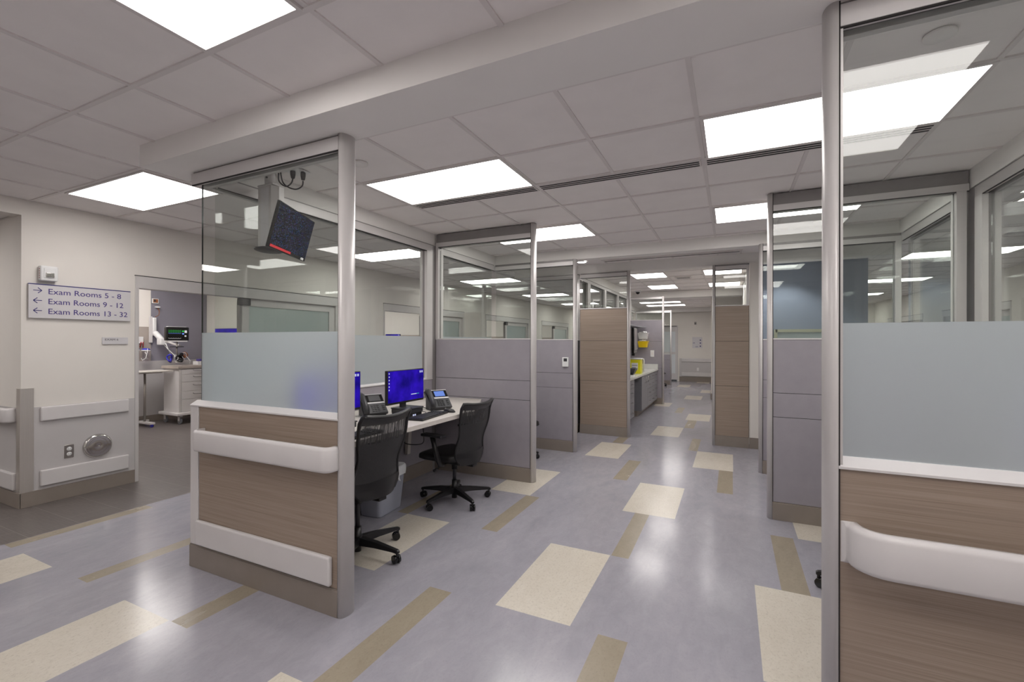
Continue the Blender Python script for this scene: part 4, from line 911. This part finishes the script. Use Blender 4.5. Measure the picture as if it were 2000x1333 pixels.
for nm, m_, z_ in (('green_trace', 'wave_green', .325), ('second_green_trace', 'wave_green', .30), ('blue_trace', 'wave_blue', .275), ('white_bar', 'wave_white', .185)):
    b = MB()
    for k in range(16): b.box(-.155 + k * .013, -.0045, z_ + (.004 if k % 3 == 0 else 0), -.146 + k * .013, -.0032, z_ + .005 + (.006 if k % 3 == 0 else 0), m_)
    b.build('trace', s)
b = MB(); b.box(.07, -.0045, .31, .10, -.0032, .33, 'wave_green'); b.box(.11, -.0045, .29, .15, -.0032, .335, 'wave_white'); b.box(.07, -.0045, .26, .10, -.0032, .285, 'wave_blue'); b.box(.11, -.0045, .22, .14, -.0032, .245, 'wave_white'); b.build('readout', s)
MB().box(-.16, -.005, .395, .14, .06, .402, 'white_plastic').build('top_handle', t); MB().box(-.16, -.005, .128, .16, .07, .148, 'white_plastic', .003).build('connector_block', t)
b = MB(); b.cyl((0, .03, -.24), (0, .03, .13), .014, 'steel_plate'); b.box(-.09, -.02, .03, .09, .08, .045, 'dark_plastic'); b.lathe([(.001, -.245), (.08, -.245), (.08, -.232), (.001, -.23)], 'steel_plate', (0, .03, 0)); b.build('stand', t)
b = MB()
for (dx, dz_, r_, w_, m_) in ((-.14, -.16, .045, .012, 'blue_plastic'), (-.13, -.17, .055, .007, 'violet_ink'), (.03, -.16, .05, .026, 'black_plastic'), (.05, -.14, .04, .02, 'black_plastic'), (.11, -.11, .035, .009, 'brown_frame'), (.13, -.12, .03, .007, 'brown_frame'), (.10, -.13, .045, .005, 'white_plastic'), (-.04, -.16, .04, .005, 'white_plastic')):
    pts = [(dx + r_ * .75 * math.cos(a), -.01 + .02 * math.sin(2 * a + dx * 30), dz_ + r_ * 1.3 * math.sin(a)) for a in [2 * PI * k / 16 for k in range(17)]]; b.tube(pts, w_, m_, 8)
b.tube([(-.2, .0, .1), (-.16, -.01, .0), (-.12, -.01, -.1)], .006, 'white_plastic', 6); b.tube([(.13, 0, -.12), (.20, -.02, -.22), (.19, -.02, -.28)], .006, 'white_plastic', 6); b.build('sensor_cables', t, 'coiled blue, black and brown sensor leads')
t = thing('articulated_wall_mount', 'white jointed wall arm beside the patient monitor', 'wall arm', (-9.78, 4.80, 0), RZ)
MB().box(-.05, -.03, 1.47, .0, .0, 1.96, 'rail_vinyl', .004).build('wall_track', t); MB().box(.0, -.05, 1.60, .06, 0, 1.94, 'white_plastic', .015).build('upper_housing', t)
MB().tube([(.03, -.05, 1.66), (.06, -.12, 1.58), (.08, -.20, 1.52)], [.045, .05, .04], 'white_plastic', 12).build('elbow', t); MB().box(.02, -.26, 1.43, .13, -.12, 1.55, 'white_plastic', .012).build('lower_housing', t)
MB().tube([(.10, -.26, 1.50), (.13, -.5, 1.44), (.12, -.68, 1.42)], .02, 'rail_vinyl', 10).build('arm', t)
b = MB(); b.tube([(.09, -.2, 1.45), (.14, -.26, 1.35), (.22, -.34, 1.22), (.26, -.4, 1.14)], .007, 'white_plastic', 6); b.build('hose', t)
t = thing('picture_frame', 'small brown picture card high on the exam room wall', 'picture', (-9.785, 4.80, 2.21), RZ); MB().box(0, -.012, 0, .11, 0, .09, 'white_plastic', .002).build('frame', t); b = MB(); b.box(.02, -.014, .012, .10, -.0122, .08, 'brown_frame'); b.box(.03, -.0155, .03, .06, -.0142, .07, 'dark_plastic'); b.build('print', t)
t = thing('wall_hook', 'curled cord on a white hook under the small picture', 'cord', (-9.785, 4.86, 2.14), RZ); MB().box(-.01, -.05, -.01, .06, 0, .012, 'white_plastic', .004).build('hook', t); MB().tube([(.03, -.03, -.01), (.05, -.035, -.08), (.04, -.035, -.15), (-.02, -.03, -.19)], .006, 'brown_frame', 6).build('cord', t)
t = thing('overbed_table', 'pale overbed table on a single post inside the near exam room', 'table', (-9.3, 4.30, 0)); MB().box(-.2, -.40, .952, .22, .50, .975, 'desk_laminate', .006).build('tabletop', t)
b = MB(); b.cyl((.0, .16, .07), (0, .16, .955), .018, 'steel_plate'); b.box(-.02, .05, .925, .03, .42, .95, 'steel_plate', .004); b.build('post', t)
b = MB(); b.box(-.2, -.35, .055, -.14, .30, .085, 'rail_vinyl', .005); b.box(-.2, .12, .05, .25, .2, .085, 'rail_vinyl', .005); b.build('foot', t)
for (x_, y_) in ((.22, .16), (-.17, -.32), (-.17, .27)): MB().cyl((x_, y_ - .012, .03), (x_, y_ + .012, .03), .03, 'blue_plastic', n=14).build('caster', t)
def canister(loc, lid, label):
    t = thing('suction_canister', label, 'canister', loc, 0, 'suction canisters')
    MB().lathe([(.001, 0), (.05, 0), (.06, .2), (.001, .2)], 'clear_plastic', n=20).build('jar', t)
    MB().lathe([(.001, .19), (.07, .19), (.07, .207), (.001, .207)], 'white_plastic', n=20).build('collar', t)
    MB().lathe([(.001, .207), (.066, .207), (.060, .225), (.03, .238), (.001, .238)], lid, n=20).build('lid', t)
    MB().tube([(.05, 0, .23), (.09, -.02, .18), (.08, -.04, .06), (.03, -.07, .02), (-.03, -.06, .06)], .006, 'white_plastic', 8).build('hose', t)
canister((-9.70, 4.50, 1.14), 'violet_ink', 'clear suction canister with purple lid on the exam room wall, next to the door frame')
canister((-9.68, 4.66, 1.13), 'blue_plastic', 'suction canister with bright blue lid, right of the purple one')
t = thing('wall_regulator', 'red and white gas regulator above the canisters', 'regulator', (-9.785, 4.50, 1.46), RZ); MB().box(0, -.06, 0, .06, 0, .10, 'red_plastic', .008).build('dial', t); MB().box(.09, -.02, .0, .16, 0, .12, 'white_plastic', .004).build('outlet_plate', t); MB().tube([(.10, -.03, -.08), (.11, -.05, .02), (.14, -.05, .02), (.15, -.03, -.08)], .008, 'red_plastic', 8).build('tube', t)
t = thing('glove_box', 'white and purple tissue box on top of the drawer cart', 'box', (-9.16, 5.34, 1.05)); MB().box(-.08, -.12, 0, .08, .14, .07, 'white_plastic', .004).build('carton', t); MB().box(-.05, -.08, .07, .05, .09, .11, 'violet_ink', .012).build('contents', t)
for k, (y_, x_, w_, h_, z_, lab) in enumerate([(5.70, -8.79, .80, .45, .19, 'blue-lit monitor top just showing over the frosted glass in the near exam room'), (9.52, -7.975, .48, .285, .30, 'blue-lit monitor top in the second exam room over the frosted glass')]):
    monitor((x_, y_ - .10, 1.1085), 0, lab, z0=z_, w=w_, h=h_, group='exam room monitors')
    tag(bx('wall_desk', (x_ - .45, y_ - .42, 1.08), (x_ + .45, y_ + .06, 1.108), 'desk_laminate'), 'narrow wall ledge under the %s exam room monitor' % ['near', 'second'][k], 'shelf')
